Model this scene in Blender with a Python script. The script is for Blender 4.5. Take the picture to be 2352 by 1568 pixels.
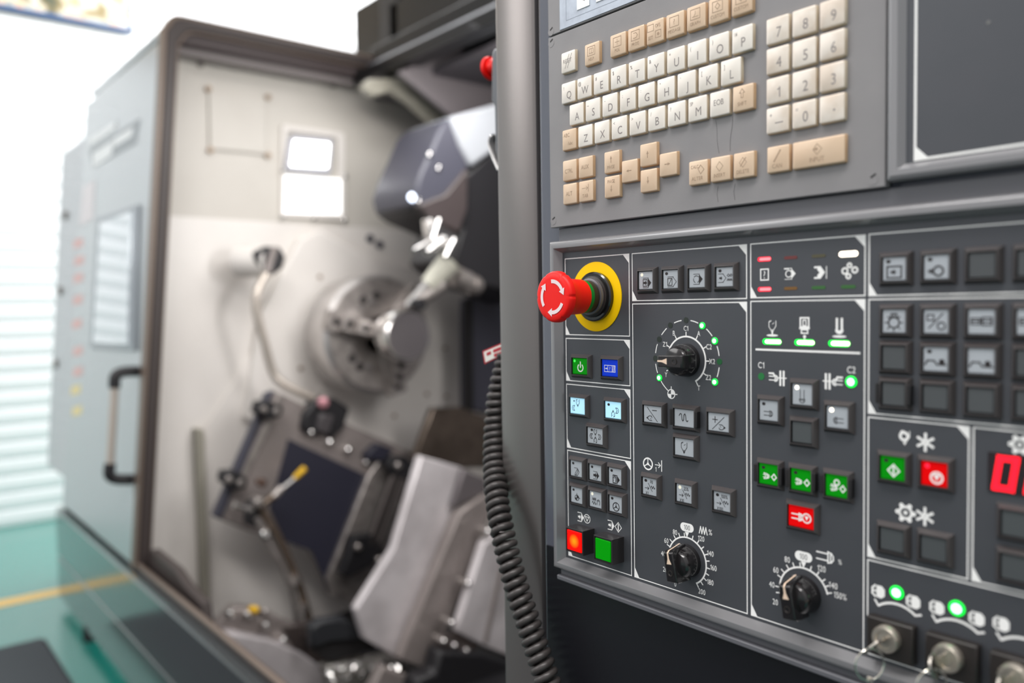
import bpy, math, random
from mathutils import Vector, Matrix
random.seed(7)
for o in list(bpy.data.objects): bpy.data.objects.remove(o)
SC = bpy.context.scene
COL = SC.collection
# ---------------------------------------------------------------- camera (28 mm lens, hand held, slightly rolled)
FPX, W, H = 1854.1, 2352, 1568
YAW, PITCH, ROLL = .69242, .04351, -.014632
cf = Vector((-math.cos(YAW)*math.cos(PITCH), math.sin(YAW)*math.cos(PITCH), -math.sin(PITCH)))
cr = cf.cross(Vector((0, 0, 1))).normalized(); cu = cr.cross(cf)
cr, cu = cr*math.cos(ROLL)+cu*math.sin(ROLL), -cr*math.sin(ROLL)+cu*math.cos(ROLL)
CAM = Vector((.54946, -.52100, 1.35))
cd = bpy.data.cameras.new('camera'); cam = bpy.data.objects.new('camera', cd); COL.objects.link(cam)
cam.matrix_world = Matrix.Translation(CAM) @ Matrix((cr, cu, -cf)).transposed().to_4x4()
cd.sensor_width = 36; cd.lens = 36*FPX/W; cd.clip_start = .02; cd.clip_end = 100
cd.dof.use_dof = True; cd.dof.aperture_fstop = 3.0; cd.dof.aperture_blades = 0
SC.camera = cam
OZ = 1.3229                      # height of the button panel's drawing origin
PU = .0008                       # one panel unit in metres
def P(x, y, z): return Vector((x*PU, y*PU, OZ+z*PU))
cd.dof.focus_distance = (P(95, -14, 0)-CAM).dot(cf)
# ---------------------------------------------------------------- world, lights, exposure
SC.view_settings.view_transform = 'Standard'; SC.view_settings.look = 'None'
SC.view_settings.exposure = 0.12; SC.view_settings.gamma = 1.0
SC.view_settings.use_curve_mapping = False
wd = bpy.data.worlds.new('hall_light'); SC.world = wd; wd.use_nodes = True
nt = wd.node_tree; bg = nt.nodes['Background']
tc = nt.nodes.new('ShaderNodeTexCoord'); sx = nt.nodes.new('ShaderNodeSeparateXYZ'); cr_ = nt.nodes.new('ShaderNodeValToRGB')
nt.links.new(tc.outputs['Generated'], sx.inputs[0]); nt.links.new(sx.outputs['Z'], cr_.inputs[0]); nt.links.new(cr_.outputs[0], bg.inputs[0])
cr_.color_ramp.elements[0].position = 0.0; cr_.color_ramp.elements[0].color = (.52, .51, .53, 1)
cr_.color_ramp.elements[1].position = .75; cr_.color_ramp.elements[1].color = (1, .985, .985, 1)
bg.inputs[1].default_value = .92
def area(name, loc, target, sx_, sy_, power, col=(1, 1, 1)):
    l = bpy.data.lights.new(name, 'AREA'); l.shape = 'RECTANGLE'; l.size = sx_; l.size_y = sy_; l.energy = power; l.color = col
    o = bpy.data.objects.new(name, l); COL.objects.link(o); o.location = loc
    o.rotation_euler = (Vector(target)-Vector(loc)).to_track_quat('-Z', 'Y').to_euler(); return o
area('overhead_fill_light', (-3.9, 2.2, 4.2), (-5.4, .6, .7), 3, 3, 215, (1, .99, .98))  # unseen light added to wash the shutter wall white
area('overhead_fill_light', (.4, -.9, 3.4), (.1, 0, 1.3), 2.6, .4, 46, (1, .965, .94))  # overhead light added for highlights along the frame's top edges
area('front_left_fill_light', (-3.0, -3.2, 3.4), (.0, 0, 1.5), 2.4, 1.6, 46, (1, .975, .96))  # unseen light added to brighten the upper pillar and left keyboard side
area('chamber_fill_light', (-1.5, 1.0, 2.22), (-2.3, 1.0, .9), .9, .3, 11, (1, .98, .96))  # unseen light added under the roof to brighten the chamber
area('chamber_fill_light', (-.55, 1.1, 1.75), (-2.0, 1.0, .55), .25, .7, 9, (1, .98, .97))  # added light hidden behind the pillar, lifts the way covers
# ---------------------------------------------------------------- helpers
def lin(c): return tuple(((v/255)/12.92 if v <= 10 else (((v/255)+.055)/1.055)**2.4) for v in c)
MATS = {}
def mat(name, rgb, rough=.5, metal=0., coat=0., emis=None, es=0., cr_=.08, bump=0., bscale=400, spec=.5, var=0., vscale=20., vcol=None, aniso=0.):
    if name in MATS: return MATS[name]
    m = bpy.data.materials.new(name); m.use_nodes = True; n = m.node_tree; b = n.nodes['Principled BSDF']
    c = lin(rgb)+(1,)
    b.inputs['Base Color'].default_value = c; b.inputs['Roughness'].default_value = rough; b.inputs['Metallic'].default_value = metal
    b.inputs['Coat Weight'].default_value = coat; b.inputs['Coat Roughness'].default_value = cr_; b.inputs['Specular IOR Level'].default_value = spec
    if emis: b.inputs['Emission Color'].default_value = lin(emis)+(1,); b.inputs['Emission Strength'].default_value = es
    t = n.nodes.new('ShaderNodeTexCoord')
    if bump:
        z = n.nodes.new('ShaderNodeTexNoise'); z.inputs['Scale'].default_value = bscale; n.links.new(t.outputs['Object'], z.inputs['Vector'])
        z.inputs['Detail'].default_value = 3
        q = n.nodes.new('ShaderNodeBump'); q.inputs['Strength'].default_value = bump; q.inputs['Distance'].default_value = .0006
        n.links.new(z.outputs['Fac'], q.inputs['Height']); n.links.new(q.outputs[0], b.inputs['Normal'])
    if var:
        z = n.nodes.new('ShaderNodeTexNoise'); z.inputs['Scale'].default_value = vscale; z.inputs['Detail'].default_value = 6
        ge = n.nodes.new('ShaderNodeNewGeometry'); n.links.new(ge.outputs['Position'], z.inputs['Vector'])
        rp = n.nodes.new('ShaderNodeValToRGB'); rp.color_ramp.elements[0].position = .38; rp.color_ramp.elements[1].position = .62
        v = lin(vcol) if vcol else tuple(k*.5 for k in c[:3])
        rp.color_ramp.elements[0].color = tuple(a*(1-var)+q2*var for a, q2 in zip(c[:3], v))+(1,); rp.color_ramp.elements[1].color = c
        n.links.new(z.outputs['Fac'], rp.inputs[0]); n.links.new(rp.outputs[0], b.inputs['Base Color'])
    MATS[name] = m; return m
WL = {}
def reg(o, w, parent):
    COL.objects.link(o); WL[o.name] = Vector(w)
    if parent: o.parent = parent; o.location = Vector(w)-WL[parent.name]
    else: o.location = w
    return o
def thing(name, label, cat, loc, group=None):
    o = bpy.data.objects.new(name, None); o.empty_display_size = .05; reg(o, Vector(loc), None)
    o['label'] = label; o['category'] = cat
    if group: o['group'] = group
    return o
def lab(o, text): o['label'] = text; return o
class G:
    def __init__(s): s.v = []; s.f = []; s.mi = []; s.m = 0
    def face(s, *i): s.f.append(i); s.mi.append(s.m)
    def add(s, vs, fs):
        k = len(s.v); s.v += [Vector(q) for q in vs]
        for f in fs: s.f.append(tuple(k+i for i in f)); s.mi.append(s.m)
        return s
    def box(s, a, b):
        x0, y0, z0 = a; x1, y1, z1 = b
        return s.add([(x0,y0,z0),(x1,y0,z0),(x1,y1,z0),(x0,y1,z0),(x0,y0,z1),(x1,y0,z1),(x1,y1,z1),(x0,y1,z1)],
                     [(0,3,2,1),(4,5,6,7),(0,1,5,4),(1,2,6,5),(2,3,7,6),(3,0,4,7)])
    def prism(s, pts, d):                   # polygon of world points swept by d
        n = len(pts); pts = [Vector(p) for p in pts]; d = Vector(d)
        nn = Vector((0, 0, 0))
        for i in range(n): nn += (pts[i]-pts[0]).cross(pts[(i+1) % n]-pts[0])
        if nn.dot(d) > 0: pts = pts[::-1]
        vs = pts+[p+d for p in pts]
        return s.add(vs, [tuple(range(n)), tuple(range(2*n-1, n-1, -1))]+[(i, i+n, (i+1) % n+n, (i+1) % n) for i in range(n)])
    def loft(s, rings, caps=True, close=True):
        n = len(rings[0]); k = len(s.v)
        for r in rings: s.v += [Vector(q) for q in r]
        for j in range(len(rings)-1):
            for i in range(n if close else n-1):
                s.face(k+j*n+i, k+j*n+(i+1) % n, k+(j+1)*n+(i+1) % n, k+(j+1)*n+i)
        if caps:
            s.face(*[k+i for i in range(n)][::-1]); s.face(*[k+(len(rings)-1)*n+i for i in range(n)])
        return s
    def lathe(s, c, ax, prof, n=32, caps=True, ph=0.):      # prof: list of (distance along ax, radius)
        c = Vector(c); ax = Vector(ax).normalized(); a = ax.orthogonal().normalized(); b = ax.cross(a)
        return s.loft([[c+ax*t+(a*math.cos(2*math.pi*i/n+ph)+b*math.sin(2*math.pi*i/n+ph))*r for i in range(n)] for t, r in prof], caps)
    def cyl(s, p, q, r, n=20, r2=None):
        p = Vector(p); q = Vector(q); return s.lathe(p, q-p, [(0, r), ((q-p).length, r if r2 is None else r2)], n)
    def tube(s, pts, r, n=10, caps=True):
        pts = [Vector(p) for p in pts]; rings = []; a = None
        for i, p in enumerate(pts):
            t = (pts[min(i+1, len(pts)-1)]-pts[max(i-1, 0)]).normalized()
            if a is None: a = t.orthogonal().normalized()
            a = (a-t*a.dot(t)).normalized(); b = t.cross(a)
            rr = r[i] if isinstance(r, list) else r
            rings.append([p+(a*math.cos(2*math.pi*k/n)+b*math.sin(2*math.pi*k/n))*rr for k in range(n)])
        return s.loft(rings, caps)
    def mesh(s, name, mats, c, smooth=35):
        me = bpy.data.meshes.new(name); me.from_pydata([v-c for v in s.v], [], s.f)
        for m in (mats if isinstance(mats, (list, tuple)) else [mats]): me.materials.append(m)
        for p, i in zip(me.polygons, s.mi): p.material_index = i
        if smooth:
            me.polygons.foreach_set('use_smooth', [True]*len(me.polygons)); me.set_sharp_from_angle(angle=math.radians(smooth))
        me.update(); return me
    def make(s, name, mats, parent=None, bevel=0, seg=2, smooth=35):
        lo = Vector([min(v[i] for v in s.v) for i in range(3)]); hi = Vector([max(v[i] for v in s.v) for i in range(3)])
        c = (lo+hi)/2
        if not parent: c = Vector((c.x, c.y, lo.z))
        o = bpy.data.objects.new(name, s.mesh(name, mats, c, smooth)); reg(o, c, parent)
        if bevel:
            b = o.modifiers.new('bevel', 'BEVEL'); b.width = bevel; b.segments = seg; b.limit_method = 'ANGLE'; b.angle_limit = math.radians(40)
            b.harden_normals = False
        return o
def inst(name, me, w, parent):
    o = bpy.data.objects.new(name, me); return reg(o, w, parent)
# image point to world point on a known plane of the machine (X, Y or Z constant, or a leaning plane)
def at(x, y, X=None, Y=None, Z=None, pl=None):
    d = cf*FPX+cr*(x-W/2)-cu*(y-H/2)
    if X is not None: t = (X-CAM.x)/d.x
    elif Y is not None: t = (Y-CAM.y)/d.y
    elif Z is not None: t = (Z-CAM.z)/d.z
    else: t = (pl[0]-CAM).dot(pl[1])/d.dot(pl[1])
    return CAM+d*t
def spline(pts, n=8):
    pts = [Vector(p) for p in pts]; out = []
    for i in range(len(pts)-1):
        p0 = pts[max(i-1, 0)]; p1 = pts[i]; p2 = pts[i+1]; p3 = pts[min(i+2, len(pts)-1)]
        for k in range(n):
            t = k/n; out.append(.5*((2*p1)+(p2-p0)*t+(2*p0-5*p1+4*p2-p3)*t*t+(3*p1-p0-3*p2+p3)*t**3))
    return out+[pts[-1]]
# flat print: strokes, discs, polygons and lettering in panel units, lying on a face at height y
TXT = {}
def glyphs(ch):
    if ch in TXT: return TXT[ch]
    if ch == '1': TXT[ch] = ([(.20, 0), (.30, 0), (.30, .70), (.22, .70), (.20, .62), (.04, .56), (.04, .49), (.20, .52)], [(0, 1, 2, 3, 4, 7), (4, 5, 6, 7)], .02, .34); return TXT[ch]
    cu_ = bpy.data.curves.new('t', 'FONT'); cu_.body = ch; cu_.resolution_u = 3
    o = bpy.data.objects.new('t', cu_); COL.objects.link(o); bpy.context.view_layer.update()
    me = bpy.data.meshes.new_from_object(o.evaluated_get(bpy.context.evaluated_depsgraph_get()))
    v = [(q.co.x, q.co.y) for q in me.vertices]
    TXT[ch] = (v, [tuple(p.vertices) for p in me.polygons], min(q[0] for q in v), max(q[0] for q in v))
    bpy.data.objects.remove(o); bpy.data.curves.remove(cu_); bpy.data.meshes.remove(me)
    return TXT[ch]
class D:
    def __init__(s, ox=0, oz=0, k=1.): s.v = []; s.f = []; s.ox = ox; s.oz = oz; s.k = k
    def poly(s, pts):
        a = sum(pts[i][0]*pts[(i+1) % len(pts)][1]-pts[(i+1) % len(pts)][0]*pts[i][1] for i in range(len(pts)))
        if a < 0: pts = pts[::-1]
        b = len(s.v); s.v += [(s.ox+x*s.k, s.oz+z*s.k) for x, z in pts]; s.f.append(tuple(range(b, b+len(pts)))); return s
    def line(s, pts, w=.6, closed=False):
        if closed: pts = list(pts)+[pts[0]]
        for (x0, z0), (x1, z1) in zip(pts, pts[1:]):
            L = math.hypot(x1-x0, z1-z0) or 1; ux = (x1-x0)/L*w/2; uz = (z1-z0)/L*w/2
            s.poly([(x0-ux+uz, z0-uz-ux), (x1+ux+uz, z1+uz-ux), (x1+ux-uz, z1+uz+ux), (x0-ux-uz, z0-uz+ux)])
        return s
    def arc(s, cx, cz, r, w, a0=0, a1=360, n=None):
        n = n or max(6, int(abs(a1-a0)/9)); p = [math.radians(a0+(a1-a0)*i/n) for i in range(n+1)]
        for a, b in zip(p, p[1:]):
            s.poly([(cx+(r-w/2)*math.cos(a), cz+(r-w/2)*math.sin(a)), (cx+(r+w/2)*math.cos(a), cz+(r+w/2)*math.sin(a)), (cx+(r+w/2)*math.cos(b), cz+(r+w/2)*math.sin(b)), (cx+(r-w/2)*math.cos(b), cz+(r-w/2)*math.sin(b))])
        return s
    def disc(s, cx, cz, r, n=16, sx=1): return s.poly([(cx+r*sx*math.cos(2*math.pi*i/n), cz+r*math.sin(2*math.pi*i/n)) for i in range(n)])
    def rect(s, x0, z0, x1, z1, w=.6): return s.line([(x0, z0), (x1, z0), (x1, z1), (x0, z1)], w, True)
    def text(s, t, x, z, h, sx=.85):
        gl = [glyphs(c) for c in t]; gap = .09; tot_ = sum(q[3]-q[2] for q in gl)+gap*(len(gl)-1); pen = -tot_/2
        for v, f, lo, hi in gl:
            b = len(s.v); s.v += [(s.ox+(x+(p[0]-lo+pen)*h*sx)*s.k, s.oz+(z+(p[1]-.35)*h)*s.k) for p in v]; pen += hi-lo+gap
            s.f += [tuple(b+i for i in q) for q in f]
        return s
    def make(s, name, m, parent, y):
        g = G(); off = {}
        for i, f in enumerate(s.f):
            for q in f: off[q] = (i % 24)*.006
        g.add([P(x, y-off.get(q, 0), z) for q, (x, z) in enumerate(s.v)], s.f)
        return g.make(name, m, parent, smooth=0)
# ---------------------------------------------------------------- materials
M_floor = mat('floor_paint', (22, 128, 116), .3, coat=1., cr_=.22, var=.3, vscale=1.3, vcol=(30, 120, 108))
M_white = mat('white_wall', (246, 248, 250), .7)
M_slat = mat('shutter_white', (250, 251, 253), .5)
M_skirt = mat('graphite_gloss_paint', (44, 47, 50), .2, coat=1., cr_=.14, metal=.2)
M_door = mat('grey_door_paint', (172, 178, 181), .34, coat=.8, cr_=.28, metal=.35)
M_cab = mat('pale_cabinet_paint', (196, 199, 203), .35)
M_gask = mat('dark_rubber', (62, 54, 52), .5)
M_edge = mat('brown_grey_edge', (120, 106, 96), .4, metal=.3)
M_cream = mat('cream_enamel', (205, 200, 192), .42, var=.16, vscale=2.2, vcol=(150, 140, 128))
M_cream2 = mat('cream_enamel_light', (232, 227, 222), .35, var=.12, vscale=3, vcol=(170, 160, 150))
M_line = mat('seam_dark', (120, 112, 106), .6)
M_steel = mat('turned_steel', (214, 210, 208), .3, metal=.8, var=.2, vscale=18, vcol=(110, 104, 100))
M_steel2 = mat('dull_steel', (184, 177, 173), .36, metal=.75, var=.35, vscale=25, vcol=(80, 72, 66))
M_hole = mat('bolt_hole', (22, 20, 22), .6)
M_bright = mat('polished_steel', (236, 234, 232), .2, metal=1.)
M_black = mat('black_housing', (30, 29, 32), .45)
M_navy = mat('navy_plate', (38, 38, 52), .5)
M_blueg = mat('blue_grey_casting', (68, 68, 79), .42)
M_lightg = mat('light_grey_casting', (158, 161, 166), .35)
M_taupe = mat('taupe_cover', (150, 141, 138), .38, metal=.3, var=.3, vscale=8, vcol=(80, 74, 70))
M_cover = mat('way_cover_steel', (222, 216, 218), .36, metal=.3, var=.35, vscale=6, vcol=(120, 112, 112))
M_brown = mat('tarnished_plate', (118, 106, 96), .3, metal=.7, var=.5, vscale=9, vcol=(60, 52, 46))
M_tube = mat('bent_tube_steel', (206, 196, 186), .3, metal=.6)
M_panel = mat('console_paint', (98, 99, 104), .36, bump=.12, bscale=1500)
M_face = mat('button_panel_film', (80, 82, 87), .4, metal=.35, bump=.10, bscale=1800, var=.10, vscale=30, vcol=(60, 70, 74))
M_frame = mat('frame_plastic', (142, 142, 144), .24, metal=.35, coat=.4, cr_=.2, bump=.06, bscale=1500)
M_unit = mat('keyboard_plate', (138, 136, 137), .5, bump=.10, bscale=1500, var=.14, vscale=25, vcol=(92, 92, 97))
M_post = mat('pillar_paint', (134, 129, 127), .34, bump=.12, bscale=1300, metal=.75)
M_pod = mat('pod_paint', (90, 93, 104), .24, metal=.1)
M_low = mat('pod_paint_shaded', (17, 17, 23), .34)  # same paint as the pod, darkened here for the floor it mirrors
M_print = mat('white_print', (250, 250, 248), .5)
M_ink = mat('black_ink', (30, 24, 26), .5)
M_inkg = mat('grey_key_ink', (142, 134, 132), .6)
M_inkb = mat('brown_key_ink', (168, 142, 118), .6)
M_key = mat('cream_key_plastic', (249, 243, 234), .42, var=.14, vscale=42, vcol=(205, 180, 150))
M_keyn = mat('worn_number_key', (246, 236, 224), .42, var=.38, vscale=55, vcol=(196, 168, 138))
M_keyb = mat('beige_key_plastic', (230, 204, 176), .42, var=.18, vscale=40, vcol=(196, 152, 112))
M_sidec = mat('key_side_grime', (206, 192, 170), .5, var=.4, vscale=60, vcol=(168, 140, 108))
M_sideb = mat('beige_key_side', (206, 172, 136), .5, var=.3, vscale=60, vcol=(160, 118, 80))
M_bez = mat('black_bezel', (72, 68, 68), .32)
M_lens = mat('clear_grey_lens', (172, 178, 184), .3, coat=.4)
M_blank = mat('blank_smoke_lens', (74, 78, 80), .3, coat=.3)
M_green = mat('green_lens', (0, 128, 8), .5, spec=.12, emis=(0, 140, 6), es=.3)
M_red = mat('red_lens', (196, 0, 2), .5, spec=.1, emis=(225, 0, 4), es=.4)
M_blue = mat('blue_lens', (8, 48, 176), .5, spec=.15, emis=(10, 60, 220), es=.3)
M_cyan = mat('lit_white_lens', (170, 215, 235), .3, coat=.3, emis=(165, 218, 240), es=.55)
M_bred = mat('lit_red_cap', (200, 0, 0), .4, spec=.15, emis=(255, 12, 0), es=.95)
M_bgrn = mat('lit_green_cap', (0, 130, 4), .4, spec=.12, emis=(0, 160, 4), es=.35)
M_hot = mat('orange_lamp_glow', (255, 120, 10), .5, emis=(255, 110, 0), es=1.0)
M_ledc = mat('led_core', (220, 255, 235), .4, emis=(190, 255, 225), es=2.2)
M_ledg = mat('led_green_rim', (0, 235, 70), .4, emis=(0, 235, 60), es=1.2)
M_ledo = mat('led_off', (40, 48, 42), .4)
M_ledd = mat('led_dim_green', (20, 90, 45), .4)
M_ledr = mat('led_red', (235, 30, 60), .4, emis=(235, 20, 50), es=1.0)
M_ledrc = mat('led_red_core', (255, 120, 120), .4, emis=(255, 110, 120), es=1.4)
M_ledw = mat('led_white', (255, 250, 235), .4, emis=(255, 240, 215), es=3.0)
M_ledl = mat('lens_lamp', (228, 226, 210), .4, emis=(255, 250, 225), es=.25)
M_dimr = mat('led_dim_red', (112, 52, 50), .4)
M_dimy = mat('led_dim_amber', (120, 84, 36), .4)
M_dimb = mat('led_dim_olive', (84, 80, 58), .4)
M_dimg = mat('led_dim_leaf', (52, 104, 48), .4)
M_estop = mat('red_mushroom_plastic', (248, 20, 12), .42, spec=.35)
M_yel = mat('yellow_ring_label', (255, 206, 0), .6, spec=.15)
M_gband = mat('green_band', (8, 130, 50), .5, spec=.2)
M_blk = mat('gloss_black_plastic', (24, 22, 23), .16, coat=.5)
M_blkm = mat('satin_black_plastic', (40, 36, 34), .38)
M_ringg = mat('grey_collar', (112, 110, 114), .3, metal=.4)
M_ivory = mat('ivory_pointer_paint', (240, 214, 190), .5)
M_seg = mat('display_segment_red', (255, 20, 40), .4, emis=(255, 10, 36), es=1.3)
M_dispb = mat('display_black', (36, 26, 30), .3)
M_chrome = mat('key_metal', (214, 208, 198), .18, metal=1.)
M_lab = mat('tag_white', (226, 224, 216), .5)
M_tagr = mat('tag_red', (180, 30, 46), .5)
M_coil = mat('black_cable_rubber', (66, 62, 61), .36, var=.2, vscale=150, vcol=(50, 46, 44))
M_pend = mat('pendant_grey', (84, 88, 94), .4)
M_film = mat('display_surround_film', (188, 198, 212), .4, var=.5, vscale=60, vcol=(150, 158, 172))
M_glassw = mat('window_glass', (200, 208, 214), .08, coat=1., metal=.5)
M_lamp = mat('work_lamp_lens', (255, 255, 255), .3, emis=(255, 255, 255), es=6.)
M_amber = mat('yellow_nozzle', (226, 178, 20), .4)
M_mat = mat('rubber_floor_mat', (58, 63, 68), .7, bump=.6, bscale=120)
M_yline = mat('yellow_floor_paint', (245, 190, 60), .3, coat=.4)
M_hose = mat('braided_hose', (120, 106, 94), .34, metal=.7)
M_rubber = mat('black_rubber_flap', (34, 36, 40), .55)
M_chips = mat('steel_chips', (190, 186, 178), .35, metal=.5, bump=1., bscale=90, var=.6, vscale=40, vcol=(60, 56, 52))
# ================================================================= SETTING
def struct(o): o['kind'] = 'structure'; return o
o = G().box((-14, -9, -.1), (9, 9, 0)).make('floor', M_floor); struct(o); FLOOR = o
g = G(); g.box((-3.89, -3.0, .0), (-3.79, 4.5, .0015)); lab(g.make('floor_marking', M_yline, FLOOR), 'yellow painted line')
wl = G().box((-5.62, -7, 0), (-5.44, 7, 5.5)).make('wall_left', M_white); struct(wl)
sl = G().loft([[(-5.44, y, 0), (-5.394, y, .001), (-5.388, y, .012), (-5.385, y, .060), (-5.388, y, .097), (-5.40, y, .1072), (-5.44, y, .1075)] for y in (-6.5, 6.5)])
sm = sl.mesh('slat', M_slat, Vector((-5.4, 0, .053)))
for i in range(34): inst('slat', sm, Vector((-5.4, 0, .053+i*.108)), wl)
struct(G().box((-5.44, 6.8, 0), (6, 7, 5.5)).make('wall_back', M_white))
# banner on the shutter wall
bx = -5.34
bn = thing('banner', 'blue-framed picture banner hung high on the white slatted shutter', 'banner', at(150, 60, X=bx))
c0 = at(306, 76, X=bx); L = at(-700, -110, X=bx)
top = c0.z+1.3; y0 = L.y
bm_ = bpy.data.materials.new('banner_picture'); bm_.use_nodes = True; n = bm_.node_tree
nz = n.nodes.new('ShaderNodeTexNoise'); nz.inputs['Scale'].default_value = 5.5; nz.inputs['Detail'].default_value = 2
gp = n.nodes.new('ShaderNodeNewGeometry'); n.links.new(gp.outputs['Position'], nz.inputs['Vector'])
rp = n.nodes.new('ShaderNodeValToRGB'); n.links.new(nz.outputs['Fac'], rp.inputs[0]); n.links.new(rp.outputs[0], n.nodes['Principled BSDF'].inputs['Base Color'])
e = rp.color_ramp.elements; e[0].position = .34; e[0].color = lin((70, 74, 50))+(1,); e[1].position = .66; e[1].color = lin((205, 210, 208))+(1,)
for p_, c_ in ((.44, (150, 130, 84)), (.5, (196, 200, 190)), (.57, (226, 170, 110))):
    q = e.new(p_); q.color = lin(c_)+(1,)
G().box((bx-.03, y0, c0.z), (bx-.005, c0.y, top)).make('picture_sheet', bm_, bn)
G().box((bx-.03, y0, c0.z-.0), (bx, c0.y, c0.z+.025)).make('frame_rail', mat('banner_blue', (28, 84, 140), .5), bn)
G().box((bx-.03, c0.y-.018, c0.z), (bx, c0.y, top)).make('frame_rail', MATS['banner_blue'], bn)
# floor mat
m1 = at(95, 1465, Z=.012)
mt = thing('floor_mat', 'dark grey rubber mat on the teal floor in front of the lathe', 'mat', (m1.x+.6, m1.y-.5, 0))
G().box((m1.x, m1.y-4.4, 0), (m1.x+4.6, m1.y, .012)).make('mat_sheet', M_mat, mt)  # out-of-view stretch enlarged to cut the teal floor's bounce and reflections
g = G()
for i in range(60): g.box((m1.x-.012, m1.y-.02-i*.022, 0), (m1.x, m1.y-.008-i*.022, .01))
for i in range(208): g.box((m1.x+.01+i*.022, m1.y, 0), (m1.x+.022+i*.022, m1.y+.012, .01))
g.make('toothed_edge', M_mat, mt)['kind'] = 'stuff'
# ================================================================= MACHINE BODY
EX = -2.55
mc = thing('lathe_enclosure', 'grey and cream enclosure of the large turning machine behind the console', 'machine', (-2, .9, 0))
g = G(); g.box((-3.62, .2, .05), (-.15, .25, .235)); g.box((-3.62, .2, .238), (-.15, .25, .452)); g.make('base_skirt', M_skirt, mc, .006)
G().box((-3.60, .205, .452), (-.15, .25, .462)).make('top_ledge', mat('ledge_paint', (84, 88, 90), .2, coat=.8, metal=.3), mc)
G().box((-3.52, .215, .455), (-3.05, .30, .4665)).make('slot', M_hole, mc)
for x in (-3.1, -1.5): G().cyl((x, .225, 0), (x, .225, .055), .035, 16).make('levelling_foot', M_black, mc)
G().box((-2.40, .225, .462), (-.15, .250, .478)).make('door_sill', M_gask, mc, .004)
g = G(); g.box((-2.40, .222, .478), (-.15, .238, .488)); g.make('sill_lip', M_edge, mc, .003)
g = G().prism([at(x, y, Y=.262) for x, y in ((318, 1335), (345, 1262), (400, 1308), (424, 1345), (462, 1385), (474, 1475))], (0, .03, 0)); g.make('seal_bracket', M_gask, mc, .003)
# interior shell
endpts = [(.26, .10), (2.2, .10), (2.2, 2.34), (1.2, 2.34), (.47, 2.34)]
G().prism([(EX, y, z) for y, z in endpts], (-.06, 0, 0)).make('end_wall', M_cream, mc)
cz = 1.70
G().prism([(EX+.004, .27, .10), (EX+.004, 1.9, .10), (EX+.004, 1.9, cz), (EX+.004, .41, cz)], (-.003, 0, 0)).make('lower_wall_sheet', M_cream2, mc)
G().box((-2.6, 1.95, .1), (-.1, 2.0, 2.6)).make('rear_wall', mat('rear_wall_grey', (96, 94, 98), .5), mc)
G().box((-2.6, .26, .02), (-.1, 2.0, .06)).make('chip_floor', M_black, mc)
G().box((-.12, .25, .1), (-.06, 2.0, 2.6)).make('right_wall', M_cream, mc)
def px_poly(name, pts, X, d, m, parent, bevel=0, bk=0):
    return G().prism([at(x, y, X=X) for x, y in pts], (-d, 0, 0)).make(name, m, parent, bevel)
# raised spindle plate
px_poly('spindle_plate', [(690, 548), (738, 527), (862, 598), (1075, 640), (1075, 930), (960, 1040), (640, 1010), (560, 960), (598, 730), (640, 640)], EX+.05, .048, M_cream2, mc, .012)
px_poly('lower_gusset', [(470, 985), (640, 720), (700, 760), (900, 1060), (1100, 1100), (1150, 1568), (500, 1568), (476, 1400)], EX+.02, .018, M_cream2, mc, .004)
px_poly('cable_duct', [(452, 985), (468, 985), (488, 1470), (470, 1470)], EX+.06, .055, mat('duct_beige', (150, 146, 134), .5), mc, .004)
# removable plate upper left with corner screws
px_poly('access_plate', [(480, 208), (612, 226), (612, 354), (482, 342)], EX+.012, .012, M_cream, mc, .003)
for x, y in ((477, 205), (614, 224), (482, 345), (614, 357)):
    a = at(x, y, X=EX+.005); G().cyl(a, a+Vector((.012, 0, 0)), .011, 12).make('plate_screw', mat('tan_screw', (150, 130, 112), .5, metal=.5), mc)
for x, y in ((460, 148), (765, 195)): 
    a = at(x, y, X=EX+.003); G().cyl(a, a+Vector((.006, 0, 0)), .012, 12).make('bolt_cap', M_line, mc)
for x, y in ((848, 548), (870, 562)):
    a = at(x, y, X=EX+.003); G().cyl(a, a+Vector((.012, 0, 0)), .017, 14).make('port_cap', M_blueg, mc)
for x, y in ((734, 636), (690, 846), (1022, 800), (1025, 910), (980, 905), (905, 955)):
    a = at(x, y, X=EX+.05); G().cyl(a, a+Vector((.005, 0, 0)), .009, 10).make('plate_screw', MATS['tan_screw'], mc)
# lamp niche
X = EX+.018
niche = G()
out = [(648, 285), (792, 305), (794, 506), (646, 498)]; inn = [(660, 300), (776, 316), (779, 492), (658, 486)]
OA = [at(x, y, X=X) for x, y in out]; IA = [at(x, y, X=X) for x, y in inn]; DA = [p-Vector((.012, 0, 0)) for p in IA]
k = niche
k.add(OA+IA+DA+[p-Vector((.018, 0, 0)) for p in OA], [(0, 1, 5, 4), (1, 2, 6, 5), (2, 3, 7, 6), (3, 0, 4, 7), (4, 5, 9, 8), (5, 6, 10, 9), (6, 7, 11, 10), (7, 4, 8, 11), (0, 12, 13, 1), (1, 13, 14, 2), (2, 14, 15, 3), (3, 15, 12, 0)])
k.make('lamp_niche', M_cream2, mc, .003)
px_poly('lamp_housing', [(668, 308), (768, 318), (762, 402), (656, 392)], EX+.045, .038, mat('lamp_bezel', (182, 182, 190), .4), mc, .01)
px_poly('lamp_lens', [(676, 322), (757, 329), (752, 385), (668, 380)], EX+.05, .004, M_lamp, mc, .002)
px_poly('glowing_niche_plate', [(655, 402), (784, 412), (784, 492), (652, 488)], EX+.022, .006, mat('glowing_plate_white', (255, 255, 255), .4, emis=(255, 255, 255), es=1.2), mc)  # plate below the lamp; the lamplight on it is put in as glow
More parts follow.
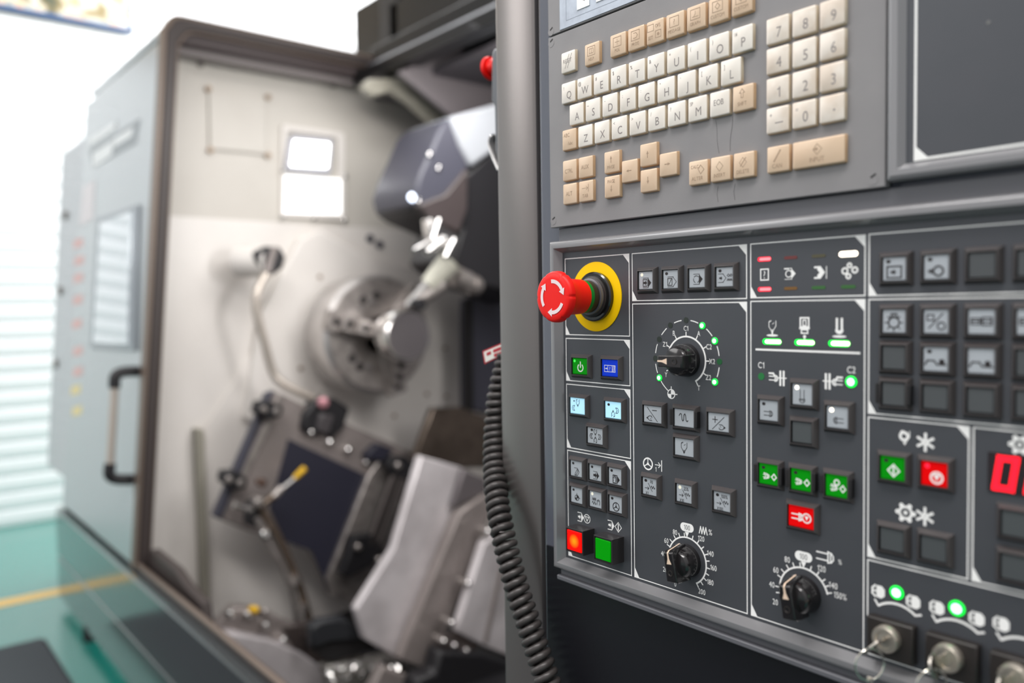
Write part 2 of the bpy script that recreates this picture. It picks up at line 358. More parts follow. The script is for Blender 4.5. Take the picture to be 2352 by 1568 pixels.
for x, y in ((650, 391), (792, 404), (650, 497), (722, 500), (791, 505)):
    a = at(x, y, X=X); G().lathe(a, (1, 0, 0), [(-.003, .010), (.006, .010), (.010, .005)], 12).make('niche_screw', M_bright, mc)
# top structure: rails running along the machine
def beam(name, Y0, Y1, z0, z1, x0, x1, m, b=.004): return G().box((x0, Y0, z0), (x1, Y1, z1)).make(name, m, mc, b)
M_rail = mat('roof_rail_dark', (10, 10, 13), .35, metal=.3); M_railg = mat('roof_rail_grey', (150, 152, 160), .28, metal=.6)
beam('roof_rail', 1.12, 1.20, 2.26, 2.31, -2.42, .6, M_rail); beam('roof_rail', 1.17, 1.26, 2.315, 2.345, -2.42, .6, M_railg)
beam('roof_rail', 1.20, 1.30, 2.35, 2.42, -2.42, .6, M_rail); beam('roof_rail', 1.27, 1.33, 2.42, 2.46, -2.42, .6, M_railg)
beam('roof_rail', 1.30, 1.40, 2.46, 2.62, -2.42, .6, M_rail); beam('roof_rail', 1.36, 1.37, 2.63, 2.66, -1.9, .6, mat('roof_strip_pale', (186, 176, 168), .4))
beam('roof_box', 1.40, 1.9, 2.3, 2.76, -2.9, -.1, M_rail); beam('roof_bracket', 1.30, 1.40, 2.46, 2.72, -2.5, -2.36, M_black)
beam('roof_plate', 1.26, 1.98, 2.24, 2.27, -2.5, -.1, mat('roof_underside', (70, 66, 70), .5))
px_poly('curved_cable_guide', [(832, 200), (850, 180), (930, 178), (1000, 225), (1040, 262), (1012, 296), (940, 232), (900, 208), (860, 222)], -2.2, .05, MATS['duct_beige'], mc, .01)
px_poly('rear_guard', [(915, 165), (1060, 100), (1180, 60), (1180, 250), (1040, 268)], -2.05, .03, mat('guard_grey', (92, 86, 88), .5), mc, .01)
px_poly('side_guard', [(1068, 690), (1082, 682), (1180, 690), (1180, 960), (1070, 940)], -2.25, .05, M_blueg, mc, .01)
px_poly('guard_gap_strip', [(1070, 690), (1086, 684), (1088, 945), (1072, 940)], -2.22, .02, M_hole, mc)  # black strip standing in for the dark gap beside the side guard
# ================================================================= SLIDING DOOR (leaning front)
yb, zb, yt, zt = .215, .478, .375, 2.30
pn = Vector((0, -(zt-zb), (yt-yb))).normalized(); pp = Vector((0, yb, zb)); DP = (pp, pn)
dr = thing('sliding_door', 'open grey lathe door leaning back, with tall window and bar handle', 'door', (-2.95, .3, .478))
def dq(pts, th, m, name, parent, off=0, bevel=0):
    v = [at(x, y, pl=DP)+pn*off for x, y in pts]; return G().prism(v, pn*th).make(name, m, parent, bevel)
G().prism([(-3.55, yb, zb), (-2.42, yb, zb), (-2.42, yt, zt), (-3.55, yt, zt)], -pn*.04).make('front_panel', M_door, dr, .008, 3)
G().box((-3.55, .40, 2.335), (-2.42, 1.25, 2.365)).make('roof_panel', M_door, dr, .006)
g = G().box((-2.47, .39, 2.29), (-2.40, 1.24, 2.345)); g.make('cross_channel', mat('channel_dark', (64, 54, 54), .45), dr, .004)
G().box((-2.50, .40, 2.27), (-2.44, 1.15, 2.29)).make('channel_lip', mat('channel_lip', (140, 132, 132), .4), dr, .003)
# end frame: pale edge bead and dark seal as two swept strips
def strip(name, m, off0, off1, X0, X1, bev=.004):
    def path(off):
        pts = []; fr = Vector((0, yt-yb, zt-zb)).normalized()
        a = Vector((0, yb, zb))+Vector((0, fr.z, -fr.y))*off; pts.append(a-Vector((0, 0, .01)))
        R = .05; zc = 2.385-off
        top_y = (Vector((0, yb, zb))+fr*((zc-zb)/fr.z)+Vector((0, fr.z, -fr.y))*off).y
        pts.append(Vector((0, top_y-.01, zc-R)))
        for a_ in range(1, 6):
            t = a_/6*math.pi/2; pts.append(Vector((0, top_y+R*(1-math.cos(t)), zc-R+R*math.sin(t))))
        pts.append(Vector((0, top_y+R+.01, zc))); pts.append(Vector((0, 1.25, zc)))
        return pts
    A = path(off0); B = path(off1); n = len(A); gg = G()
    vs = [p+Vector((X0, 0, 0)) for p in A]+[p+Vector((X0, 0, 0)) for p in B]+[p+Vector((X1, 0, 0)) for p in A]+[p+Vector((X1, 0, 0)) for p in B]
    fs = []
    for i in range(n-1):
        fs += [(i, i+1, n+i+1, n+i), (2*n+i, 3*n+i, 3*n+i+1, 2*n+i+1), (i, 2*n+i, 2*n+i+1, i+1), (n+i, n+i+1, 3*n+i+1, 3*n+i)]
    fs += [(0, n, 3*n, 2*n), (n-1, 3*n-1, 4*n-1, 2*n-1)]
    return gg.add(vs, fs).make(name, m, dr, bev)
strip('edge_bead', M_edge, 0, .014, -2.44, -2.385)
strip('door_seal', M_gask, .014, .05, -2.43, -2.38, .006)
strip('inner_bead', M_edge, .05, .056, -2.43, -2.384, .002)
# window
wq = [(228, 502), (322, 470), (316, 806), (212, 800)]
dq(wq, .012, mat('window_rim', (150, 156, 162), .3, metal=.4), 'window_frame', dr, 0, .004)
dq([(240, 512), (312, 487), (306, 792), (224, 788)], .008, M_glassw, 'window_pane', dr, .010, .003)
dq([(192, 428), (219, 414), (214, 505), (183, 520)], .002, mat('notice_sheet', (232, 226, 228), .5), 'notice_sticker', dr)
dq([(205, 345), (322, 272), (312, 330), (214, 385)], .002, mat('nameplate_grey', (152, 158, 162), .4), 'nameplate', dr)
for q in ([(208, 318), (268, 278), (266, 296), (206, 338)], [(214, 352), (262, 322), (258, 356), (215, 386)], [(264, 318), (308, 292), (304, 312), (262, 338)]):
    dq(q, .002, mat('nameplate_white', (238, 240, 240), .4), 'raised_lettering', dr, .001)
for x, y, c in ((181, 560, 'r'), (183, 600, 'r'), (181, 640, 'r'), (180, 690, 'r'), (178, 745, 'r'), (180, 808, 'r'), (180, 855, 'r'), (175, 897, 'y'), (178, 945, 'y')):
    dq([(x-11, y-9), (x+10, y-15), (x+9, y+6), (x-12, y+11)], .001, mat('sticker_red', (228, 186, 182), .5) if c == 'r' else mat('sticker_yellow', (240, 222, 160), .5), 'warning_sticker', dr)
ha = at(318, 852, pl=DP); hb = at(303, 1100, pl=DP); h1 = at(262, 890, pl=DP); h2 = at(256, 1056, pl=DP)
hx = -2.46; out_ = pn*.075
A0 = Vector((hx, ha.y, ha.z)); B0 = Vector((hx, hb.y, hb.z))
up = (A0-B0).normalized()
hd = G(); hd.tube(spline([A0, A0+pn*.05-up*.004, A0+out_-up*.02, A0+out_-up*.06], 5), .019, 12).make('handle_end', M_black, dr)
hd = G(); hd.tube(spline([B0, B0+pn*.05+up*.004, B0+out_+up*.02, B0+out_+up*.06], 5), .019, 12).make('handle_end', M_black, dr)
G().cyl(A0+out_-up*.05, B0+out_+up*.05, .014, 16).make('handle_bar', M_tube, dr)
cb = thing('electrical_cabinet', 'pale grey cabinet column at the far left end of the lathe', 'cabinet', (-3.85, .5, .05))
G().prism([(-4.08, .25, .57), (-3.62, .25, .50), (-3.62, .30, .05), (-4.08, .30, .05)], (0, .6, 0)).make('cabinet_foot', M_cab, cb) if 0 else None
G().prism([(-4.08, .25, .577), (-3.575, .25, .577), (-3.575, .372, 2.16), (-4.08, .372, 2.16)], (0, .6, 0)).make('cabinet_body', M_cab, cb, .01, 3)
G().box((-4.05, .32, .05), (-3.6, .85, .577)).make('cabinet_plinth', M_cab, cb, .005)
for x, y in ((153, 495), (141, 668), (131, 835)):
    a = at(x, y, pl=(Vector((0, .25, .577)), Vector((0, -1.583, .122)).normalized())); G().cyl(a, a+Vector((0, -.012, 0)), .022, 14).make('cabinet_lock', M_line, cb)
# ================================================================= CHUCK, WORKPIECE
cc = at(872, 768, X=-2.25); R = .236
ck = thing('lathe_chuck', 'large round steel three-jaw chuck on the cream end wall', 'chuck', (-2.4, cc.y, cc.z-R))
C = Vector((0, cc.y, cc.z))
def cx(x): return Vector((x, cc.y, cc.z))
G().lathe(cx(-2.5), (1, 0, 0), [(0, R*.80), (.06, R*.82), (.06, R*.96), (.075, R), (.235, R), (.25, R-.014)], 72).make('chuck_body', M_steel, ck)
G().lathe(cx(-2.25), (1, 0, 0), [(0, R-.012), (.004, R-.016), (.004, .075), (-.004, .072), (-.004, .02)], 72).make('chuck_face', M_steel2, ck)
def radial(a, r, x): return Vector((x, cc.y+r*math.cos(a), cc.z+r*math.sin(a)))
for ang in (165, 285, 45):
    a = math.radians(ang); u = Vector((0, math.cos(a), math.sin(a))); v = Vector((0, -math.sin(a), math.cos(a)))
    g = G()
    def blk(r0, r1, w, x0, x1):
        g.prism([cx(x0)+u*r0-v*w, cx(x0)+u*r1-v*w, cx(x0)+u*r1+v*w, cx(x0)+u*r0+v*w], (x1-x0, 0, 0))
    blk(.062, R+.012, .040, -2.25, -2.215); blk(.062, .20, .030, -2.215, -2.18); blk(.062, .15, .028, -2.18, -2.145); blk(.062, .10, .026, -2.145, -2.12)
    j = g.make('jaw', M_steel2, ck, .003)
    for r_, x_ in ((.215, -2.215), (.175, -2.18), (.125, -2.145)):
        G().cyl(cx(x_)+u*r_, cx(x_+.004)+u*r_, .0135, 14).make('jaw_bolt', M_hole, j)
for ang in (95, 118, 215, 232, 340, 355):
    a = math.radians(ang); q = radial(a, .155, -2.247); G().cyl(q, q+Vector((.005, 0, 0)), .015, 14).make('face_hole', M_hole, ck)
for ang in (105, 130, 205, 245, 350, 20):
    a = math.radians(ang); q = radial(a, .135, -2.247); G().cyl(q, q+Vector((.005, 0, 0)), .011, 14).make('face_screw', M_bright, ck)
wp = thing('workpiece', 'bright turned steel flange gripped in the chuck jaws', 'workpiece', (-2.1, cc.y, cc.z-.1))
G().lathe(cx(-2.24), (1, 0, 0), [(0, .05), (.09, .05), (.10, .09), (.125, .102), (.185, .102), (.200, .096), (.203, .088)], 56).make('turned_blank', M_bright, wp)
G().lathe(cx(-2.037), (1, 0, 0), [(0, .088), (.001, .088), (.001, .01)], 56).make('end_face', mat('faced_steel', (196, 190, 192), .3, metal=1.), wp)
# ================================================================= MILLING SPINDLE HEAD
sh = thing('milling_spindle', 'dark tilted milling spindle head with light grey top, above the chuck', 'spindle', at(1080, 500, X=-1.9))
px_poly('black_body', [(960, 474), (1024, 447), (1075, 395), (1165, 320), (1230, 300), (1230, 700), (1160, 668), (1100, 655), (1040, 600), (1062, 530), (985, 494)], -1.85, .30, M_black, sh, .012)
px_poly('nose_block', [(962, 470), (1024, 445), (1075, 385), (1075, 480), (1055, 536), (985, 496)], -1.82, .04, mat('nose_brown', (66, 58, 58), .4), sh, .008)
px_poly('side_casting', [(1012, 290), (1034, 268), (1056, 332), (1080, 384), (1024, 450), (996, 468), (961, 474), (953, 440), (964, 400), (990, 342)], -1.84, .30, M_blueg, sh, .012)
px_poly('top_casting', [(1034, 268), (1134, 240), (1240, 220), (1240, 290), (1165, 325), (1082, 384), (1056, 332)], -1.83, .28, M_lightg, sh, .012)
a = at(947, 454, X=-1.86); G().lathe(a, (.4, -.5, -.4), [(-.02, .014), (.0, .015), (.006, .008)], 14).make('spot_lamp', mat('lamp_glint', (240, 246, 255), .3, emis=(220, 232, 255), es=4), sh)
for x, y in ((986, 355), (1007, 386), (961, 461)):
    a = at(x, y, X=-1.838); G().lathe(a, (1, 0, 0), [(0, .009), (.006, .008), (.008, .003)], 12).make('casting_screw', M_bright, sh)
nz_ = px_poly('nozzle_plate', [(985, 500), (998, 504), (1056, 545), (1040, 572), (992, 560)], -1.80, .05, M_bright, sh, .006)
for (x0, y0_, x1, y1_, r_) in ((1000, 545, 950, 574, .0075), (1020, 548, 980, 580, .0125), (1042, 552, 1022, 592, .012), (1008, 505, 994, 552, .010)):
    G().cyl(at(x0, y0_, X=-1.78), at(x1, y1_, X=-1.76), r_, 12).make('coolant_nozzle', M_bright, sh)
tl = thing('boring_tool', 'steel tool shank reaching down from the milling spindle to the flange', 'tool', at(1020, 640, X=-1.9))
A = at(1100, 662, X=-1.88); B = at(948, 706, X=-1.98)
G().cyl(at(1035, 598, X=-1.82), at(985, 655, X=-1.86), .045, 24, .034).make('tool_sleeve', mat('sleeve_cream', (206, 204, 190), .35, metal=.2), tl)
G().lathe(at(1100, 660, X=-1.84), at(1025, 625, X=-1.84)-at(1100, 660, X=-1.84), [(0, .030), (.02, .036), (.035, .036), (.035, .030), (.055, .030), (.055, .038), (.11, .038), (.12, .02)], 24).make('tool_holder', M_steel2, tl)
G().cyl(at(1022, 650, X=-1.83), at(962, 694, X=-1.88), .026, 20, .022).make('tool_shank', M_steel2, tl)
G().cyl(at(1030, 600, X=-1.86), at(935, 702, X=-1.94), .020, 16, .012).make('tool_bar', M_bright, tl)
px_poly('insert_seat', [(950, 690), (976, 682), (982, 706), (960, 716)], -1.84, .03, M_black, tl, .004)
# ================================================================= TOOL SETTER ARM
ta = thing('tool_setter_arm', 'bent steel sensor arm with black ends left of the chuck', 'arm', at(640, 800, X=-2.3))
XA = -2.36
G().cyl(at(548, 600, X=XA-.09), at(618, 602, X=XA), .062, 28, .056).make('pivot_boss', M_cream2, ta)
px_poly('pivot_block', [(585, 578), (612, 565), (645, 568), (657, 590), (650, 615), (628, 632), (600, 618), (588, 600)], XA+.03, .06, M_black, ta, .008)
px_poly('pivot_clamp_bar', [(626, 566), (640, 566), (622, 628), (606, 622)], XA+.04, .01, M_taupe, ta, .003)
tp = [at(612, 628, X=XA+.02), at(592, 668, X=XA+.03), at(588, 710, X=XA+.03), at(606, 780, X=XA+.03), at(625, 850, X=XA+.03), at(648, 880, X=XA+.04), at(690, 902, X=XA+.05), at(728, 918, X=XA+.05)]
G().tube(spline(tp, 6), .0165, 14).make('bent_tube', M_tube, ta)
px_poly('sensor_block', [(735, 910), (770, 915), (805, 938), (790, 985), (765, 1008), (735, 995), (718, 1005), (694, 985), (700, 950), (716, 930)], XA+.09, .07, M_black, ta, .01)
px_poly('sensor_cap', [(738, 948), (770, 955), (756, 1000), (728, 990)], XA+.11, .03, mat('sensor_grey', (72, 68, 70), .3), ta, .008)
a = at(742, 924, X=XA+.1); G().lathe(a, (1, -.3, 0), [(0, .022), (.01, .02), (.016, .01)], 16).make('stylus_tip', mat('pink_stylus', (196, 140, 148), .3, metal=.3), ta)
# ================================================================= LOWER TURRET / CARRIAGE
cg = thing('tool_carriage', 'taupe carriage plate with dark navy window below the chuck', 'carriage', at(700, 1200, X=-2.3))
XC = -2.30
px_poly('carriage_plate', [(628, 896), (650, 905), (700, 930), (860, 1000), (905, 1020), (990, 1065), (900, 1290), (820, 1400), (760, 1368), (715, 1262), (656, 1244), (578, 1222), (491, 1187), (560, 1040)], XC, .05, M_taupe, cg, .006)
px_poly('navy_window', [(663, 1008), (846, 1093), (800, 1230), (753, 1356), (716, 1265), (656, 1244), (620, 1166)], XC+.006, .008, M_navy, cg)
px_poly('edge_strip', [(612, 902), (632, 896), (510, 1190), (490, 1186)], XC+.012, .03, M_blueg, cg, .004)
px_poly('inner_strip', [(640, 905), (655, 910), (560, 1110), (545, 1105)], XC+.008, .008, M_steel2, cg, .003)
px_poly('side_block', [(846, 1040), (870, 1018), (905, 1032), (885, 1060), (842, 1055)], XC+.05, .05, M_navy, cg, .006)
px_poly('guide_block', [(846, 1093), (880, 1040), (965, 1062), (905, 1260), (820, 1400), (766, 1372), (752, 1331)], XC+.03, .03, M_steel2, cg, .006)
def clamp(pts, X, extra):
    c_ = px_poly('pipe_clamp', pts, X, .05, M_black, cg, .006)
    for x, y, r_ in extra:
        a = at(x, y, X=X); G().lathe(a, (1, 0, 0), [(0, r_), (.012, r_), (.018, r_*.6)], 14).make('clamp_bolt', M_steel2, c_)
clamp([(592, 922), (618, 920), (652, 935), (648, 955), (620, 965), (586, 948)], XC+.06, ((604, 940, .012), (633, 944, .012)))
clamp([(512, 1082), (540, 1080), (570, 1100), (566, 1122), (540, 1128), (508, 1106)], XC+.06, ((524, 1100, .012), (550, 1108, .012)))
clamp([(900, 1050), (935, 1048), (958, 1075), (945, 1105), (905, 1098), (890, 1072)], XC+.10, ((912, 1068, .014), (950, 1080, .013)))
clamp([(812, 1232), (860, 1226), (884, 1262), (872, 1290), (800, 1328), (784, 1318), (800, 1280)], XC+.10, ((820, 1255, .013), (868, 1284, .013)))
for (x0, y0_, x1, y1_) in ((908, 1085, 848, 1250), (925, 1092, 866, 1258)):
    G().cyl(at(x0, y0_, X=XC+.085), at(x1, y1_, X=XC+.085), .017, 14).make('guide_rod', mat('dark_rod', (86, 80, 78), .3, metal=.7), cg)
for x, y in ((714, 993), (757, 1016), (800, 1033), (842, 1062), (826, 1373)):
    a = at(x, y, X=XC+.02); G().lathe(a, (1, 0, 0), [(-.02, .012), (.008, .012), (.013, .006)], 12).make('carriage_bolt', M_bright, cg)
# coolant lines
cl = thing('coolant_nozzle_arm', 'jointed coolant pipes with yellow nozzle tip across the navy window', 'pipe', at(620, 1200, X=-2.2))
XN = -2.19
G().cyl(at(700, 1075, X=XN), at(676, 1098, X=XN), .012, 14, .009).make('nozzle_tip', M_amber, cl)
G().cyl(at(682, 1094, X=XN), at(644, 1126, X=XN), .008, 12).make('nozzle_tube', M_bright, cl)
G().cyl(at(648, 1120, X=XN), at(628, 1140, X=XN), .015, 12).make('hex_fitting', M_steel2, cl)
G().cyl(at(632, 1136, X=XN), at(596, 1165, X=XN), .013, 14).make('elbow_pipe', M_hose, cl)
G().lathe(at(592, 1152, X=XN), (1, 0, 0), [(-.03, .016), (.015, .02), (.025, .012)], 16).make('swivel_joint', M_steel2, cl)
G().lathe(at(600, 1108, X=XN), (1, 0, 0), [(-.03, .012), (.01, .016), (.02, .01)], 16).make('swivel_joint', mat('joint_brown', (92, 72, 62), .4, metal=.5), cl)
G().cyl(at(538, 1158, X=XN), at(578, 1172, X=XN), .012, 14).make('hex_fitting', M_bright, cl)
px_poly('manifold', [(575, 1150), (610, 1160), (598, 1215), (568, 1205)], XN-.01, .05, M_black, cl, .006)
G().tube(spline([at(602, 1172, X=XN), at(640, 1235, X=XN), at(672, 1305, X=XN), at(696, 1370, X=XN), at(712, 1440, X=XN), at(705, 1500, X=XN)], 6), .014, 12).make('braided_hose', M_hose, cl)
G().tube(spline([at(590, 1190, X=XN+.01), at(625, 1260, X=XN+.01), at(662, 1330, X=XN+.01), at(680, 1400, X=XN+.01), at(690, 1500, X=XN+.01)], 6), .011, 12).make('braided_hose', M_steel2, cl)
for x, y in ((676, 1330), (692, 1395)): G().lathe(at(x, y, X=XN+.012), (.0, -.2, -1), [(-.015, .021), (.015, .021)], 14).make('hose_ferrule', M_steel2, cl)
a = at(611, 1226, X=XN+.02); G().lathe(a, (1, -.3, .2), [(-.02, .016), (.008, .018), (.018, .010)], 16).make('ball_joint', M_bright, cl)
# way covers
wc = thing('way_covers', 'overlapping slanted steel way covers below the chuck, right of the carriage', 'cover', at(1000, 1300, X=-2.0))
def cov(name, pts, X, d=.04, m=None): return px_poly(name, pts, X, d, m or M_cover, wc, .006)
cov('way_cover', [(968, 1047), (1064, 1074), (1056, 1172), (917, 1514), (838, 1468), (818, 1400), (905, 1262)], -1.80)
cov('fold_edge', [(1050, 1172), (1060, 1172), (922, 1516), (910, 1512)], -1.78, .02, mat('cover_edge', (206, 196, 194), .3, metal=.5))
cov('way_cover', [(1058, 1174), (1118, 1134), (1135, 1160), (1010, 1491), (986, 1540), (920, 1514)], -1.74, .05, M_taupe)
cov('gusset_plate', [(1066, 1078), (1116, 1100), (1118, 1132), (1040, 1166)], -1.76, .03, mat('gusset_grey', (112, 106, 108), .4, metal=.4))
cov('way_cover', [(1180, 1200), (1112, 1248), (1050, 1450), (1112, 1484), (1200, 1520), (1230, 1200)], -1.66)
cov('cover_groove', [(1160, 1250), (1170, 1250), (1120, 1478), (1111, 1474)], -1.655, .006, M_taupe)
cov('chip_deflector', [(995, 937), (1060, 935), (1120, 960), (1150, 1000), (1130, 1075), (1064, 1074), (954, 1050)], -2.16, .04, M_brown)
for x, y in ((1074, 1340), (1036, 1430), (1018, 1472), (1042, 1482), (1070, 1494), (1120, 1220)):
    a = at(x, y, X=-1.66); G().lathe(a, (1, 0, 0), [(-.05, .012), (.006, .012), (.012, .005)], 12).make('cover_bolt', M_bright, wc)
cov('bolt_rail', [(1012, 1462), (1050, 1452), (1100, 1480), (1085, 1508), (1008, 1490)], -1.67, .02, M_gask)
# lower left box, flap, chips
lb = thing('chip_guard_box', 'low taupe guard box with bolts at the bottom of the work chamber', 'box', at(640, 1500, X=-2.1))
px_poly('guard_end', [(542, 1395), (600, 1400), (690, 1440), (720, 1480), (700, 1510), (487, 1447)], -2.0, .06, M_taupe, lb, .006)
px_poly('guard_top', [(487, 1447), (540, 1455), (620, 1470), (700, 1505), (790, 1568), (830, 1620), (640, 1620)], -1.95, .10, M_cover, lb, .006)
px_poly('guard_skirt', [(484, 1440), (492, 1445), (660, 1620), (600, 1620)], -1.92, .02, M_hole, lb)
px_poly('step_block', [(640, 1440), (720, 1430), (790, 1470), (860, 1530), (700, 1540)], -2.0, .05, M_gask, lb, .005)
for x, y, m_ in ((530, 1410, M_bright), (569, 1411, M_bright), (586, 1400, M_amber), (611, 1436, M_bright), (651, 1470, M_bright), (610, 1405, M_steel2)):
    a = at(x, y, X=-1.97); G().lathe(a, (1, 0, .2), [(-.03, .012), (.006, .012), (.012, .006)], 12).make('guard_bolt', m_, lb)
fl = thing('rubber_flap', 'crumpled black rubber flap beside the guard box', 'flap', at(790, 1450, X=-2.1))
px_poly('flap_sheet', [(716, 1441), (740, 1425), (789, 1418), (840, 1450), (845, 1468), (760, 1476), (718, 1492)], -1.85, .05, M_rubber, fl, .01)
px_poly('flap_void', [(716, 1492), (760, 1476), (846, 1468), (866, 1490), (757, 1520)], -1.87, .05, M_hole, fl)
cp = thing('chip_heap', 'glinting heap of steel chips on the chamber floor', 'chips', at(850, 1540, X=-2.1))
g = G(); rr = random.Random(3)
for i in range(420):
    t = rr.random(); x = 750+t*160+rr.uniform(-10, 10); y = 1545-t*25+rr.uniform(-16, 16)
    a = at(x, y, X=-1.83+rr.uniform(-.02, .03)); d1 = Vector([rr.uniform(-1, 1) for _ in range(3)])*.012; d2 = Vector([rr.uniform(-1, 1) for _ in range(3)])*.006
    g.add([a, a+d1, a+d1+d2, a+d2], [(0, 1, 2, 3)])
hp = g.make('chips', M_bright, cp, smooth=0); hp['kind'] = 'stuff'
px_poly('chip_bed', [(745, 1530), (905, 1508), (940, 1530), (850, 1620), (780, 1620)], -1.86, .06, M_chips, cp, .01)
# feed box in the lower right of the chamber
cv = thing('lower_casting', 'dark oily casting at the bottom of the chamber beside the pillar', 'casting', at(1060, 1540, X=-2.0))
px_poly('casting_body', [(960, 1560), (1000, 1545), (1012, 1495), (1110, 1500), (1240, 1545), (1240, 1640), (940, 1640)], -1.64, .08, M_black, cv, .012)
px_poly('casting_tray', [(880, 1530), (960, 1560), (940, 1640), (830, 1640)], -1.72, .05, M_taupe, cv, .008)
# ================================================================= CONSOLE POD
po = thing('console_housing', 'dark blue-grey housing of the operator console', 'housing', P(220, 40, -520))
def prof_box(x0, x1, z0, z1, yf, yb_, r=6):
    g = G(); ring = [(x0, yb_), (x0, yf+r), (x0+r*.3, yf+r*.3), (x0+r, yf), (x1, yf), (x1, yb_)]
    g.loft([[P(a, b, z) for a, b in ring] for z in (z0, z1)]); return g
prof_box(-59, 640, -520, 520, 12, 190, 9).make('pod_body', M_pod, po, .001)
prof_box(-49, 640, -518, -262, 9, 12, 1).make('lower_plate', M_low, po)
G().box(P(-16, 6, 92), P(640, 12, 125)).make('middle_plate', M_panel, po, .0008)
for z, y in ((0, 0),):
    pass
pl_ = thing('machine_pillar', 'tall grey steel pillar between the lathe opening and the console', 'pillar', (-.095, .06, .45))
g = G(); ring = [(-.1255, .12), (-.1255, .026), (-.124, .022), (-.120, .020), (-.066, .020), (-.0625, .022), (-.061, .026), (-.061, .12)]
g.loft([[(a, b, z) for a, b in ring] for z in (.45, 2.5)]).make('pillar_post', M_post, pl_)
G().box((-.0605, .035, .45), (-.0485, .12, 2.5)).make('gap_shade_strip', M_hole, pl_)  # black strip put in for the shade between pillar and console
# pendant behind the pillar
pd = thing('handheld_pendant', 'grey handheld pendant with red stop button behind the pillar', 'pendant', at(1135, 250, Y=.09))
yq = .075
def pq(pts, y0_, d, m, name, par, bev=.003): return G().prism([at(x, y, Y=y0_) for x, y in pts], (0, d, 0)).make(name, m, par, bev)
pq([(1128, 122), (1134, 110), (1160, 104), (1175, 300), (1160, 380), (1143, 380), (1136, 340), (1134, 245), (1127, 230)], yq, .05, M_pend, 'pendant_body', pd, .004)
a = at(1132, 155, Y=yq+.025); G().lathe(a, (-1, 0, 0), [(-.01, .010), (.002, .010), (.002, .0135), (.006, .0145), (.010, .011), (.012, .002)], 24).make('stop_button', M_estop, pd)
px_ = [at(1128, 312, Y=yq+.02), at(1124, 330, Y=yq+.02), at(1132, 358, Y=yq+.02), at(1146, 390, Y=yq+.02)]
G().tube(spline(px_, 6), .0022, 8).make('hook_wire', M_bright, pd)
G().tube([p+Vector((.006, .004, 0)) for p in spline(px_, 6)], .006, 10).make('hook_arm', M_black, pd)
# coiled cable
ccb = thing('coiled_cable', 'black coiled cable hanging past the left edge of the grey pillar', 'cable', at(1220, 1568, Y=0.))
cpath = spline([at(1162, 800, Y=.046), at(1156, 835, Y=.044), at(1148, 880, Y=.040), at(1141, 935, Y=.036), at(1137, 1000, Y=.030), at(1136, 1070, Y=.018), at(1141, 1140, Y=.004), at(1152, 1210, Y=-.006), at(1168, 1280, Y=-.009), at(1187, 1350, Y=-.010), at(1210, 1420, Y=-.010), at(1233, 1490, Y=-.010), at(1259, 1570, Y=-.010), at(1282, 1660, Y=-.010)], 24)
dist = [0]
for a, b in zip(cpath, cpath[1:]): dist.append(dist[-1]+(b-a).length)
tot = dist[-1]; turns = 43.5; N = int(turns*20); hel = []; ra = None
k = 0
for i in range(N+1):
    s_ = tot*i/N
    while k < len(dist)-2 and dist[k+1] < s_: k += 1
    f_ = (s_-dist[k])/(dist[k+1]-dist[k]); p = cpath[k].lerp(cpath[k+1], f_); t = (cpath[min(k+2, len(cpath)-1)]-cpath[max(k-1, 0)]).normalized()
    if ra is None: ra = t.orthogonal().normalized()
    ra = (ra-t*ra.dot(t)).normalized(); rb = t.cross(ra); th = 2*math.pi*turns*i/N
    Rr = .0095*min(1, .55+i/N*3)
    hel.append(p+(ra*math.cos(th)+rb*math.sin(th))*Rr)
G().tube(hel, .0037, 8).make('cable_coil', M_coil, ccb, smooth=60)
tg = G().prism([at(x, y, Y=.038) for x, y in ((1108, 806), (1160, 784), (1162, 812), (1113, 836))], (0, .0008, 0)).make('cable_tag', M_tagr, ccb)
tgi = G().prism([at(x, y, Y=.0375) for x, y in ((1111, 808), (1158, 788), (1160, 810), (1115, 832))], (0, .0004, 0)).make('tag_face', M_lab, tg)
for q in ([(1117, 810), (1127, 806), (1128, 813), (1118, 817)], [(1132, 803), (1150, 796), (1151, 803), (1133, 810)], [(1134, 813), (1152, 806), (1153, 813), (1135, 820)]):
    G().prism([at(x, y, Y=.0372) for x, y in q], (0, .0002, 0)).make('tag_print', M_tagr, tg)
# ================================================================= BUTTON PANEL
bp = thing('button_panel', 'dark grey button panel with rotary dials and lit push buttons', 'control panel', P(240, 0, -292))
G().box(P(-9, 0, -268), P(640, 8, 96)).make('panel_plate', M_face, bp)
# frame: swept profile, outer -> ridge -> inner
def frame_ring(prof, x0, x1, z0, z1, name, m, parent):
    # prof: (inset, y); ring corners
    rings = []
    for ins, y in prof:
        rings.append([P(x0+ins, y, z0+ins), P(x1-ins, y, z0+ins), P(x1-ins, y, z1-ins), P(x0+ins, y, z1-ins)])
    return G().loft(rings, caps=False).make(name, m, parent, 0, smooth=24)
frame_ring([(0, 9), (0, -4), (.25, -5.8), (.9, -7.4), (2, -8.8), (3.4, -9.7), (5, -10), (8.2, -10.2), (8.8, -10), (14, 0)], -17.5, 660, -278.5, 109, 'panel_frame', M_frame, bp)
G().box(P(-12, -1, -292), P(640, 10, -278.6)).make('lower_lip', M_panel, bp, .001)
G().box(P(-13, -7, -292), P(640, -1, -286)).make('lip_rail', M_panel, bp, .0012)
